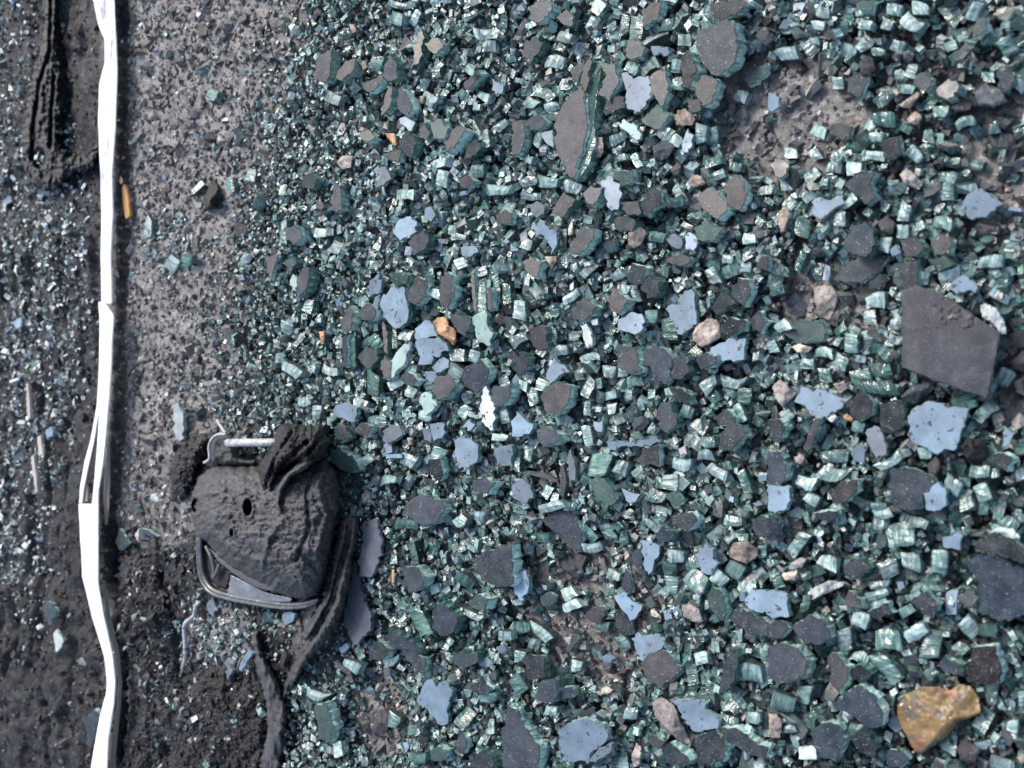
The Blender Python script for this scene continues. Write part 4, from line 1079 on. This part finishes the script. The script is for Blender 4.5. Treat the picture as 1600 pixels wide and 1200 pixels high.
for it in items:
    lb = make_label(it); c = it['c']; px, py = c
    if it['k'] == 'C': r = max(it['w'], it['h']) / 2
    g = at(px, py, 0); gz = float(ground_z(np.array([g[0]]), np.array([g[1]]))[0]); dn = float(density(np.array([px]), np.array([py]))[0])
    big = math.sqrt(it['area'])
    base = gz + .0045 * dn + .0012 * dn
    if it['k'] in 'FP':
        nm, cat = ('flake', 'flake') if it['k'] == 'F' else ('glass_shard', 'glass shard')
        th = .0022 if it['k'] == 'F' else .0036
        if dn < .3: th = min(th, .0018)
        if big < 22: th *= .75
        top = base + th * .75 + (.0020 if it['k'] == 'F' else .0016) + random.uniform(0, .001)
        small = sstep(0, 1, (40 - big) / 30)
        if it['k'] == 'F': mats = [M['flake'] if it['tone'] in ('blue', 'dim') else M['flake'], M['edge_b'] if it['tone'] in ('white', 'mint') else M['edge']]
        else: mats = [M['skin'], M['rimg'] if random.random() < .7 else M['edge_g']]; th += .0008
        if it['tone'] == 'slate': mats = [M['skin'], M['skin']]; th = .0015; top = base + .003
        it['under'] = top - th
        o = slab(nm, it['P'], top, th, mats, 1.45 if big > 20 else .8, .05 + .06 * float(small), 5.5)
        v = random.uniform(.72, 1.22); t = TONE[it['tone']]; o.color = (t[0] * v, t[1] * v, t[2] * v, 1)
        tag(o, lb, cat, 'pale coated flakes lying on the glass' if it['k'] == 'F' else 'flat glass shards among the crumbs')
    elif it['k'] == 'G':
        it['under'] = base - .001
        o = slab('glass_bar', it['P'], base + .0035, .0045, [M['edge_g'], M['edge_g']], .8, .03, 6.0); tag(o, lb, 'glass shard', 'flat glass shards among the crumbs')
    elif it['k'] == 'B':
        it['under'] = base + .0040
        SHEET = base + .0050
        o = slab('plastic_sheet', it['P'], base + .0050, .0009, [M['sheet'], M['bevel']], .15, .02, 14.0); o.color = TONE['sheet'] + (1,); tag(o, lb, 'sheet')
    elif it['k'] == 'C':
        if px > 1000 and py + px > 1950 and random.random() < .6: it['tone'] = 'n'  # light falloff at lower right put into the glass tone
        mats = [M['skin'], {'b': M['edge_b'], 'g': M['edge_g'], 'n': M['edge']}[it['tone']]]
        it['under'] = base - .001
        o = crumb('glass_crumb', px, py, it['w'] * .95, it['h'] * .93, it['a'], base + .0018 + random.uniform(0, .0014), mats)
        o.color = (.05, .06, .06, 1); tag(o, lb, 'glass crumb', 'larger glass crumbs of the spill')
    elif it['k'] == 'S':
        m = M['amber'] if it['tone'] == 'amber' else M['crust'] if it['tone'] == 'black' else M['rock']
        it['under'] = base - .001
        o = rockform('stone', it['P'], base - .001 + (.0030 if dn > .3 else .0015 if it['tone'] == 'black' else 0), m, it)
        if it['tone'] != 'amber': o.color = TONE[it['tone']] + (1,)
        tag(o, lb, 'stone', 'stones among the glass')
    elif it['k'] == 'W':
        o = slab('wood_sliver', it['P'], max(gz, -.001) + (.0045 if dn < .3 else .0085), .0014, [M['wood_o'] if it['tone'] == 'orange' else M['strap'] if it['tone'] == 'brown' else M['wood']] * 2, .3, .05, 8.0); tag(o, lb, 'wood sliver')

hs = empty('burnt_housing', tuple(at(420, 860, 0)))
tag(hs, 'burnt grey plastic lamp or mirror housing with charred crust lying on the grit', 'burnt housing')
SH = Z([(95, 420), (100, 330), (125, 270), (165, 232), (230, 215), (350, 212), (440, 180), (540, 170), (640, 190), (668, 225), (692, 300), (692, 370), (680, 450), (662, 550), (640, 650), (610, 735), (560, 762), (500, 752), (420, 728), (350, 690), (262, 640), (205, 590), (160, 530), (120, 500)])
def shell_z(px, py, d):
    u = (px - 300) / 230; z = .003 + .018 * dome(d, 62) + .004 * np.sin(np.clip((py - 730) / 200, 0, 1) * np.pi)
    z += .0012 * fbm(px / 22., py / 22., 51, 4) + .0006 * fbm(px / 3.5, py / 3.5, 55, 3, .7) + .0009 * fbm(px / 9., py / 7., 59, 3, .6) + .0007 * fbm(px / 40., py / 12., 57, 3)
    # saddle ridges where the plastic sagged
    for (P_, w, h) in ((Z([(640, 200), (600, 320), (640, 420), (600, 560)]), 9, .0018), (Z([(150, 330), (300, 300), (380, 300)]), 12, .0012), (Z([(430, 520), (520, 540), (600, 640)]), 10, -.0012), (Z([(180, 480), (260, 560), (360, 600)]), 9, .0012), (Z([(600, 210), (560, 330), (570, 470), (520, 600)]), 6, -.0016), (Z([(470, 430), (400, 520), (380, 640)]), 7, .0011), (Z([(250, 260), (240, 380), (290, 480)]), 8, -.0008)):
        dd = seg_dist(px, py, P_, False); z += h * (1 - sstep(0, w, dd))
    for (cx, cy, a, b, dep) in ((387, 793, 7, 13, .009), (306, 790, 7, 12, .006), (362, 832, 3.2, 6, .003)):
        r = np.sqrt(((px - cx) / a) ** 2 + ((py - cy) / b) ** 2); z += .0008 * np.exp(-((r - 1.25) / .25) ** 2) - dep * (1 - sstep(.75, 1.05, r))
    return z
relief('shell', SH, shell_z, M['shell'], 1.5, parent=hs, jag=.9)
CR = Z([(348, 335), (352, 240), (395, 170), (425, 110), (445, 62), (500, 52), (560, 62), (610, 55), (640, 90), (655, 140), (632, 195), (590, 235), (540, 240), (500, 230), (470, 270), (450, 310), (450, 360), (462, 415), (420, 424), (380, 400), (360, 372)])
def crust_z(px, py, d):
    z = .004 + .026 * dome(d, 26) * (.75 + .25 * sstep(800, 700, py)) + .0034 * fbm(px / 14., py / 20., 61, 5, .65) + .0022 * np.abs(fbm(px / 5., py / 5., 62, 3, .7))
    for P_ in (Z([(500, 90), (430, 200), (400, 300), (400, 380)]), Z([(560, 130), (480, 200), (430, 300)]), Z([(620, 110), (560, 180), (500, 220)])):
        z -= .0035 * (1 - sstep(0, 6, seg_dist(px, py, P_, False) + 2 * fbm(px / 8., py / 8., 66, 2)))
    return z
relief('burnt_crust', CR, crust_z, M['crust'], 1.5, parent=hs, jag=2.2)
relief('crust_fold', Z([(470, 260), (520, 215), (560, 190), (600, 190), (560, 240), (500, 270), (470, 320), (455, 370), (470, 415), (450, 425), (432, 380), (440, 310)]), lambda px, py, d: .022 + .006 * dome(d, 10) + .0012 * fbm(px / 7., py / 9., 68, 3), M['shell'], 1.6, parent=hs)
clod = relief('sooty_clod', Z([(5, 240), (40, 150), (80, 110), (130, 100), (170, 88), (205, 100), (180, 160), (160, 210), (115, 265), (90, 330), (60, 360), (20, 330)]),
       lambda px, py, d: .0 + .008 * dome(d, 20) + .0030 * fbm(px / 12., py / 12., 71, 5, .65) + .002 * np.abs(fbm(px / 5., py / 5., 72, 3, .7)), M['crust'], 1.6, jag=3)
tag(clod, 'crumbly sooty clod pressed against the upper left of the burnt housing', 'clod')
def tube(name, pts, rad, m, parent=None, sides=10, cap=True):
    pts = [np.array(p, float) for p in pts]; V = []; F = []; n = len(pts)
    rr = rad if isinstance(rad, (list, tuple)) else [rad] * n
    for i, p in enumerate(pts):
        t = pts[min(i + 1, n - 1)] - pts[max(i - 1, 0)]; t /= np.linalg.norm(t)
        u = np.cross(t, (0, 0, 1)); u = u / max(np.linalg.norm(u), 1e-6) if np.linalg.norm(u) > 1e-4 else np.array([1., 0, 0]); w = np.cross(t, u)
        for k in range(sides):
            a = 2 * math.pi * k / sides; V.append(p + rr[i] * (math.cos(a) * u + math.sin(a) * w))
    for i in range(n - 1):
        for k in range(sides):
            b = (k + 1) % sides; F.append([i * sides + k, (i + 1) * sides + k, (i + 1) * sides + b, i * sides + b])
    if cap: F.append(list(range(sides))); F.append(list(range((n - 1) * sides, n * sides))[::-1])
    V = np.array(V); org = V.mean(0); org[2] = V[:, 2].min()
    return build(name, V, F, [m], None, org, smooth=True, parent=parent)
def smooth_path(P, k=8):
    P = [np.array(p, float) for p in P]; out = []
    for i in range(len(P) - 1):
        p0 = P[max(i - 1, 0)]; p1 = P[i]; p2 = P[i + 1]; p3 = P[min(i + 2, len(P) - 1)]
        for j in range(k):
            t = j / k; out.append(.5 * ((2 * p1) + (-p0 + p2) * t + (2 * p0 - 5 * p1 + 4 * p2 - p3) * t * t + (-p0 + 3 * p1 - 3 * p2 + p3) * t ** 3))
    out.append(P[-1]); return out
def zpath(P, z, k=8):
    return [at(p[0], p[1], z) for p in smooth_path(Z(P), k)]
rimP = [(128, 515), (126, 560), (130, 620), (142, 680), (175, 728), (240, 752), (320, 768), (400, 782), (480, 790), (545, 785), (600, 768)]
rim = tube('rim', zpath(rimP, .0062), .0008, M['rim'], hs)
tube('rim_lip', zpath([(x + 9, y - 11) for x, y in rimP], .0064), .0009, M['rim'], hs)
tube('rim_groove', zpath([(x + 4, y - 5) for x, y in rimP], .0052), .0012, M['rim_dark'], hs)
relief('rim_wall', Z([(118, 520), (140, 515), (165, 560), (170, 640), (190, 690), (260, 722), (400, 755), (600, 745), (610, 775), (540, 798), (400, 792), (240, 762), (165, 735), (130, 680)]), lambda px, py, d: .0045 + 0 * px, M['rim_dark'], 2.5, parent=hs)
relief('reflector', Z([(255, 655), (330, 690), (400, 725), (505, 750), (500, 768), (400, 772), (300, 752), (240, 738)]), lambda px, py, d: .0068 + .0002 * fbm(px / 9., py / 9., 3, 2), M['lens'], 2.0, parent=hs)
relief('dark_pocket', Z([(160, 560), (205, 600), (262, 650), (245, 715), (205, 712), (172, 680), (158, 620)]), lambda px, py, d: .0052 + 0 * px, M['void'], 2.5, parent=hs)  # flat near-black sheet drawn in place of the pocket's hollow
tube('inner_hoop', zpath([(158, 545), (180, 590), (190, 640), (186, 668), (200, 650), (212, 618)], .0072), .0008, M['rim'], hs)
relief('bevel', Z([(150, 530), (185, 560), (240, 600), (320, 640), (395, 680), (440, 728), (400, 725), (340, 705), (262, 655), (205, 608)]), lambda px, py, d: .0095 + .0008 * dome(d, 8), M['bevel'], 1.6, parent=hs)
tube('pin', [at(*Z([(244, 133)])[0], .0155), at(*Z([(300, 132)])[0], .0155), at(*Z([(380, 132)])[0], .0155), at(*Z([(450, 131)])[0], .0155)], .0015, M['pin'], hs, 14)
relief('bracket', Z([(172, 170), (175, 130), (195, 105), (235, 98), (262, 108), (268, 150), (290, 190), (320, 200), (370, 195), (350, 222), (230, 222), (180, 215)]), lambda px, py, d: .008 + .0055 * dome(d, 10) + .0012 * fbm(px / 8., py / 8., 74, 4), M['strap'], 1.6, parent=hs)
tube('hook', zpath([(150, 212), (172, 196), (170, 150), (182, 118), (205, 100), (238, 98)], .0150), [.0006] * 41, M['pin'], hs)  # thin white tube drawn as the highlight along the hook ring
wl = tube('wire_stub', zpath([(204, 42), (215, 62), (226, 78), (236, 94)], .008), .0007, M['pin']); tag(wl, 'short white wire stub standing above the end of the pale pin', 'wire')

ST_P = Z([(690, 440), (725, 415), (760, 425), (775, 460), (765, 520), (745, 590), (738, 680), (715, 770), (690, 850), (650, 915), (600, 975), (548, 1035), (515, 1090), (492, 1135), (470, 1168), (458, 1150), (462, 1110), (480, 1060), (515, 1000), (545, 930), (545, 880), (580, 830), (625, 755), (650, 690), (655, 610), (668, 540), (680, 490)])
mid = Z([(735, 430), (720, 540), (690, 650), (665, 760), (600, 880), (540, 970), (490, 1080), (468, 1150)])
def strap_z(px, py, d):
    m_ = seg_dist(px, py, mid, False)
    z = .003 + .010 * dome(d, 15) + .0011 * fbm(px / 6., py / 24., 81, 4) + .0010 * fbm(px / 4., py / 5., 83, 3, .7)
    z -= .0034 * (1 - sstep(0, 6, np.abs(m_ - 2))) * sstep(760, 860, py)
    z *= .55 + .45 * sstep(1095, 1020, py) + .1
    return z
st = relief('burnt_strap', ST_P, strap_z, M['strap'], 1.5, jag=1.2)
tag(st, 'long twisted burnt rubber strap running down from the right side of the housing', 'strap')
roots = relief('charred_roots', [(392, 990), (404, 985), (412, 1020), (432, 1060), (446, 1095), (448, 1140), (440, 1200), (452, 1260), (400, 1260), (405, 1190), (418, 1140), (412, 1080), (398, 1040)],
       lambda px, py, d: .001 + .006 * dome(d, 10) + .0014 * fbm(px / 7., py / 25., 85, 4), M['strap'], 1.6, jag=2)
tag(roots, 'charred stringy strip leading down from the lower end of the strap', 'charred strip')
for nm_, P_, hh, lb_, ct_, sd_ in (
        ('sooty_heap', [(292, 1090), (300, 1062), (322, 1045), (350, 1030), (378, 1042), (402, 1066), (418, 1110), (426, 1160), (420, 1260), (300, 1260), (262, 1200), (270, 1150), (282, 1120)], .005, 'crumbling black sooty heap below the gravelly hollow', 'heap', 86),
        ('sooty_crust', [(178, 900), (192, 868), (222, 862), (246, 890), (262, 945), (272, 990), (278, 1040), (284, 1068), (270, 1100), (262, 1150), (240, 1200), (232, 1260), (188, 1260), (196, 1130), (202, 1050), (190, 980)], .0028, 'long speckled black crust beside the lower half of the white strip', 'crust', 87)):
    hp = relief(nm_, P_, lambda px, py, d, hh=hh, sd_=sd_: -.001 + hh * dome(d, 34) + .0030 * fbm(px / 15., py / 18., sd_, 5, .65) + .0018 * np.abs(fbm(px / 5., py / 6., sd_ + 3, 3, .75)), M['crust'] if sd_ == 86 else M['cord'], 1.6, jag=4)
    tag(hp, lb_, ct_)
cordP = [(66, -60), (92, -60), (88, 40), (94, 100), (96, 165), (90, 215), (98, 245), (128, 242), (152, 236), (150, 262), (118, 272), (95, 292), (70, 300), (50, 288), (32, 250), (34, 215), (42, 160), (52, 110), (70, 60)]
def cord_z(px, py, d):
    z = .001 + .0050 * dome(d, 14) + .0026 * fbm(px / 8., py / 26., 88, 4, .6) + .0014 * fbm(px / 5., py / 6., 89, 3, .7)
    for P_ in ([(80, 0), (78, 80), (62, 130), (52, 200), (50, 250)], [(85, 120), (80, 180), (78, 230)]):
        z -= .004 * (1 - sstep(0, 5, seg_dist(px, py, P_, False)))
    z -= .006 * (1 - sstep(.7, 1.1, np.hypot((px - 62) / 11, (py - 248) / 17)))
    return z
cd = relief('charred_rag', cordP, cord_z, M['cord'], 1.6, jag=2.5); tag(cd, 'twisted charred rag left of the top of the white strip', 'rag')
crusty = tube('white_crust_line', [at(x, y, z) for x, y, z in ((313, 940, .004), (306, 946, .0045), (303, 962, .005), (291, 972, .005), (287, 980, .005), (289, 1000, .0048), (290, 1025, .0045), (286, 1040, .004), (284, 1050, .003))], [.0006, .0009, .0007, .001, .0007, .0009, .0008, .0007, .0004], M['pin'], None, 7)
tag(crusty, 'thin crooked white crusty edge left of the gravelly hollow', 'crusty edge')
dirt = relief('dirt_patch', [(1452, 470), (1470, 462), (1500, 478), (1524, 492), (1522, 510), (1500, 518), (1478, 520), (1455, 512), (1447, 490)], lambda px, py, d: SHEET - .0005 + .0006 * dome(d, 14) + .0009 * fbm(px / 7., py / 7., 92, 3), M['rock'], 1.6, z_low=SHEET - .001)
dirt.color = (.055, .054, .054, 1); tag(dirt, 'crusted dirt patch stuck on the upper part of the big smooth grey sheet', 'dirt')

# ------------------------------------------------------------------ white strip
ws = empty('white_strip', tuple(at(160, 600, 0))); tag(ws, 'long narrow white strip split and folded, running down the left side', 'strip')
def ribbon(name, Lp, Rp, z, th, m, z2=None, lift=None):
    Rp = [(x - (3.5 if th > .0013 else 0), y) for x, y in Rp]; th *= .6
    """flat bar between a left and a right edge given at heights of the photograph"""
    ys = np.arange(min(Lp[0][1], Rp[0][1]), max(Lp[-1][1], Rp[-1][1]) + 1, 6.0)
    lx = np.interp(ys, [p[1] for p in Lp], [p[0] for p in Lp]) + .8 * fbm(ys / 30., 0 * ys, 7, 3)
    rx = np.interp(ys, [p[1] for p in Rp], [p[0] for p in Rp]) + .8 * fbm(ys / 40., 0 * ys, 9, 3)
    zz = z + (0 if z2 is None else (z2 - z) * (ys - ys[0]) / (ys[-1] - ys[0])) + .0004 * fbm(ys / 60., 0 * ys, 4, 3)
    V = []; F = []; fr = [0, .12, .4, .7, .9, 1.0]; hh = [-.0003, 0, .00012, -.0001, 0, -.0003]; k = len(fr)
    for i, y in enumerate(ys):
        for s, h in zip(fr, hh): V.append(at(lx[i] + (rx[i] - lx[i]) * s, y, zz[i] + h))
        a = at(rx[i], y, zz[i] - .0003).copy(); a[2] -= th * .4; b = at(lx[i], y, zz[i] - .0003).copy(); b[2] -= th; V += [a, b]
    w = k + 2
    for i in range(len(ys) - 1):
        for j in range(w):
            jj = (j + 1) % w; F.append([i * w + j, (i + 1) * w + j, (i + 1) * w + jj, i * w + jj])
    F.append(list(range(w))); F.append(list(range((len(ys) - 1) * w, len(ys) * w))[::-1])
    V = np.array(V); org = V.mean(0); org[2] = V[:, 2].min()
    return build(name, V, F, [m], None, org, parent=ws)
def E(P, y0, k=3.0, x0=0): return [(x0 + x / k, y0 + y / k) for x, y in P]
ribbon('upper_strip', [(128, -330), (135, -80)] + E([(435, 0), (465, 130), (492, 185), (490, 300), (466, 400), (460, 560), (462, 650), (470, 800), (475, 1000), (472, 1200), (476, 1420)], 0),
       [(166, -330), (172, -80)] + E([(545, 0), (555, 200), (560, 350), (550, 600), (536, 800), (540, 1000), (532, 1200), (536, 1430)], 0), .0080, .0016, M['strip_dirty'])
ribbon('middle_strip', E([(462, 225), (466, 300), (465, 500), (458, 640), (462, 760), (455, 900), (440, 1080), (430, 1170)], 400), E([(500, 215), (545, 280), (536, 420), (530, 560), (520, 700), (508, 850), (494, 970), (472, 1100), (470, 1190)], 400), .0092, .0016, M['strip'], .0086)
ribbon('side_strand', E([(460, 600), (452, 700), (425, 860), (398, 960), (376, 1080), (370, 1170)], 400), E([(468, 600), (468, 700), (446, 850), (420, 960), (394, 1080), (384, 1170)], 400), .0078, .0012, M['strip'], .0070)
ribbon('brown_fibre', E([(466, 700), (440, 860), (412, 960), (394, 1080), (386, 1165)], 400), E([(474, 700), (456, 860), (430, 960), (410, 1060), (412, 1165)], 400), .0066, .0012, M['fibre'], .0060)
ribbon('lower_strip', E([(368, -38), (370, 0), (385, 300), (440, 520), (488, 680), (500, 800), (498, 850), (466, 960), (425, 1200), (400, 1400), (380, 2100)], 800), E([(470, -38), (470, 330), (500, 500), (540, 680), (553, 800), (546, 900), (520, 1060), (512, 1200), (500, 1400), (478, 2100)], 800), .0096, .0016, M['strip'])
ribbon('fibre_splinter', E([(497, 960), (488, 1060), (484, 1130), (492, 1240)], 400), E([(512, 900), (514, 1060), (510, 1180), (502, 1260)], 400), .0050, .0010, M['fibre'])
ribbon('backing_strip', E([(478, 320), (500, 520), (536, 660), (552, 800), (548, 900), (524, 1060), (505, 1300), (480, 2080)], 800), E([(490, 320), (522, 520), (556, 660), (570, 800), (566, 900), (548, 1060), (530, 1300), (505, 2080)], 800), .0058, .0012, M['fibre'])

# ------------------------------------------------------------------ loose material nobody could count, filling every gap
RES = 2.0
TOP = np.full((900, 720), 9.0)          # underside of the traced pieces, by place seen in the photograph
for it in items:
    if 'under' not in it: continue
    if it['k'] == 'C':
        a = math.radians(it['a']); ux = np.array([math.cos(a), math.sin(a)]) * it['w'] / 2; uy = np.array([-math.sin(a), math.cos(a)]) * it['h'] / 2
        P = np.array([it['c'] - ux - uy, it['c'] + ux - uy, it['c'] + ux + uy, it['c'] - ux + uy])
    else: P = it['P']
    x0, y0 = np.floor((P.min(0) + 100) / RES).astype(int) - 1; x1, y1 = np.ceil((P.max(0) + 100) / RES).astype(int) + 1
    gx, gy = np.meshgrid(np.arange(max(x0, 0), min(x1, 899)), np.arange(max(y0, 0), min(y1, 719)), indexing='ij')
    k = inside(gx * RES - 100, gy * RES - 100, P)
    TOP[gx[k], gy[k]] = np.minimum(TOP[gx[k], gy[k]], it['under'])
def tuck(p, z, rad):
    """lower whatever would come up through a traced piece"""
    px, py = proj(p[:, 0], p[:, 1], z); i = np.clip(((px + 100) / RES).astype(int), 0, 899); j = np.clip(((py + 100) / RES).astype(int), 0, 719)
    t = TOP[i, j]; return np.where(t < 5, np.minimum(z, t - rad - .0008), z)
def glass_fill():
    for nm, cnt, sz, zlo, zhi, lb in (('glass_crumbs', 13500, .90, 0, 1.0, 'thick carpet of small green glass crumbs covering most of the ground'), ('small_glass_crumbs', 19000, .58, .35, 1.35, 'smaller glass crumbs filling the gaps of the spill')):
        p = scatter(cnt, lambda a, b: density(a, b) ** 1.3)
        px, py = proj(p[:, 0], p[:, 1], 0 * p[:, 0]); n = len(p)
        small = (1 - sstep(40, 200, px - np.interp(py, *FL)))
        s = rng.lognormal(0, .30, n) * (1 - .35 * small) * sz
        half = np.stack([rng.uniform(.8, 2.2, n) * .00108 * s, rng.uniform(.7, 1.3, n) * .00108 * s, .0016 * np.clip(s, .35, 1.05)], 1)
        z = ground_z(p[:, 0], p[:, 1]) + pile(px, py) * rng.uniform(zlo, zhi, n) + .0006
        z = tuck(p, z, half.max(1))
        gp = .22 + .33 * sstep(1000, 1500, px + (py - 600) * .35); bp = .32 - .16 * sstep(1000, 1500, px); u = rng.random(n)  # light falling off to the right put into greener, less pale glass
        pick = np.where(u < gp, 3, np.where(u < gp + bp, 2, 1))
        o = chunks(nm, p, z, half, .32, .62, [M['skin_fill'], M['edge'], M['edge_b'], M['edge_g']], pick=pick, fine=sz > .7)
        tag(o, lb, 'glass crumbs', kind='stuff')
    # fine glass splinters at the thin left rim of the spill and between the clods
    def d2(a, b):
        g = .10 * sstep(180, 210, a) * (1 - sstep(0, 100, a - np.interp(b, *FL)))
        for (x, y, rx, ry, k) in ((268, 385, 55, 55, .9), (350, 560, 60, 170, .35), (420, 250, 60, 200, .35), (370, 985, 110, 80, .75), (60, 450, 90, 330, .6), (30, 700, 60, 320, .5), (20, 150, 50, 260, .35), (330, 1130, 130, 60, .12), (430, 420, 60, 160, .5), (320, 610, 70, 60, .3)):
            g = np.maximum(g, k * (1 - sstep(.3, 1.2, ((a - x) / rx) ** 2 + ((b - y) / ry) ** 2)))
        return np.maximum(g, .35 * density(a, b))
    p = scatter(16000, d2); px, py = proj(p[:, 0], p[:, 1], 0 * p[:, 0]); n = len(p)
    s = rng.lognormal(0, .4, n) * .00055
    half = np.stack([s * rng.uniform(.8, 1.8, n), s * rng.uniform(.7, 1.3, n), s * rng.uniform(.6, 1.2, n)], 1)
    z = ground_z(p[:, 0], p[:, 1]) + pile(px, py) * rng.uniform(.3, 1.5, n) + s * .4; z = tuck(p, z, s * 1.5)
    lf = px < 168; pick = np.where(lf, np.where(rng.random(n) < .75, 3, 1), rng.integers(1, 4, n))
    o = chunks('glass_splinters', p, z, half, .6, .5, [M['skin_fill'], M['edge_b'], M['edge'], M['fleck']], pick=pick, fine=False)
    tag(o, 'fine glass splinters sprinkled over the grit and soil', 'glass splinters', kind='stuff')
glass_fill()
def grit():
    def dg(a, b): return np.clip(.35 * (1 - .6 * density(a, b)) * sstep(175, 190, a) + .12, 0, 1)
    p = scatter(38000, dg); n = len(p); px, py = proj(p[:, 0], p[:, 1], 0 * p[:, 0])
    s = rng.lognormal(0, .5, n) * .00052
    half = np.stack([s * rng.uniform(.8, 1.6, n), s * rng.uniform(.7, 1.2, n), s * rng.uniform(.5, 1.0, n)], 1)
    z = ground_z(p[:, 0], p[:, 1]) + pile(px, py) * 1.1 * rng.random(n) + s * .1; z = tuck(p, z, s * 1.2)
    dk = (px < 165) | ((py > 850) & (px < 470)) | (density(px, py) > .6) & (rng.random(n) < .6)
    for nm, k, mt, lb in (('sand_grit', ~dk, 'grain', 'grey brown grit and sand grains scattered over the bare ground'), ('sooty_grit', dk, 'grain_dark', 'sooty black grit between the glass and in the dark ruts')):
        o = chunks(nm, p[k], z[k], half[k], .8, .5, [M[mt]], .2, fine=False); tag(o, lb, 'grit', kind='stuff')
grit()
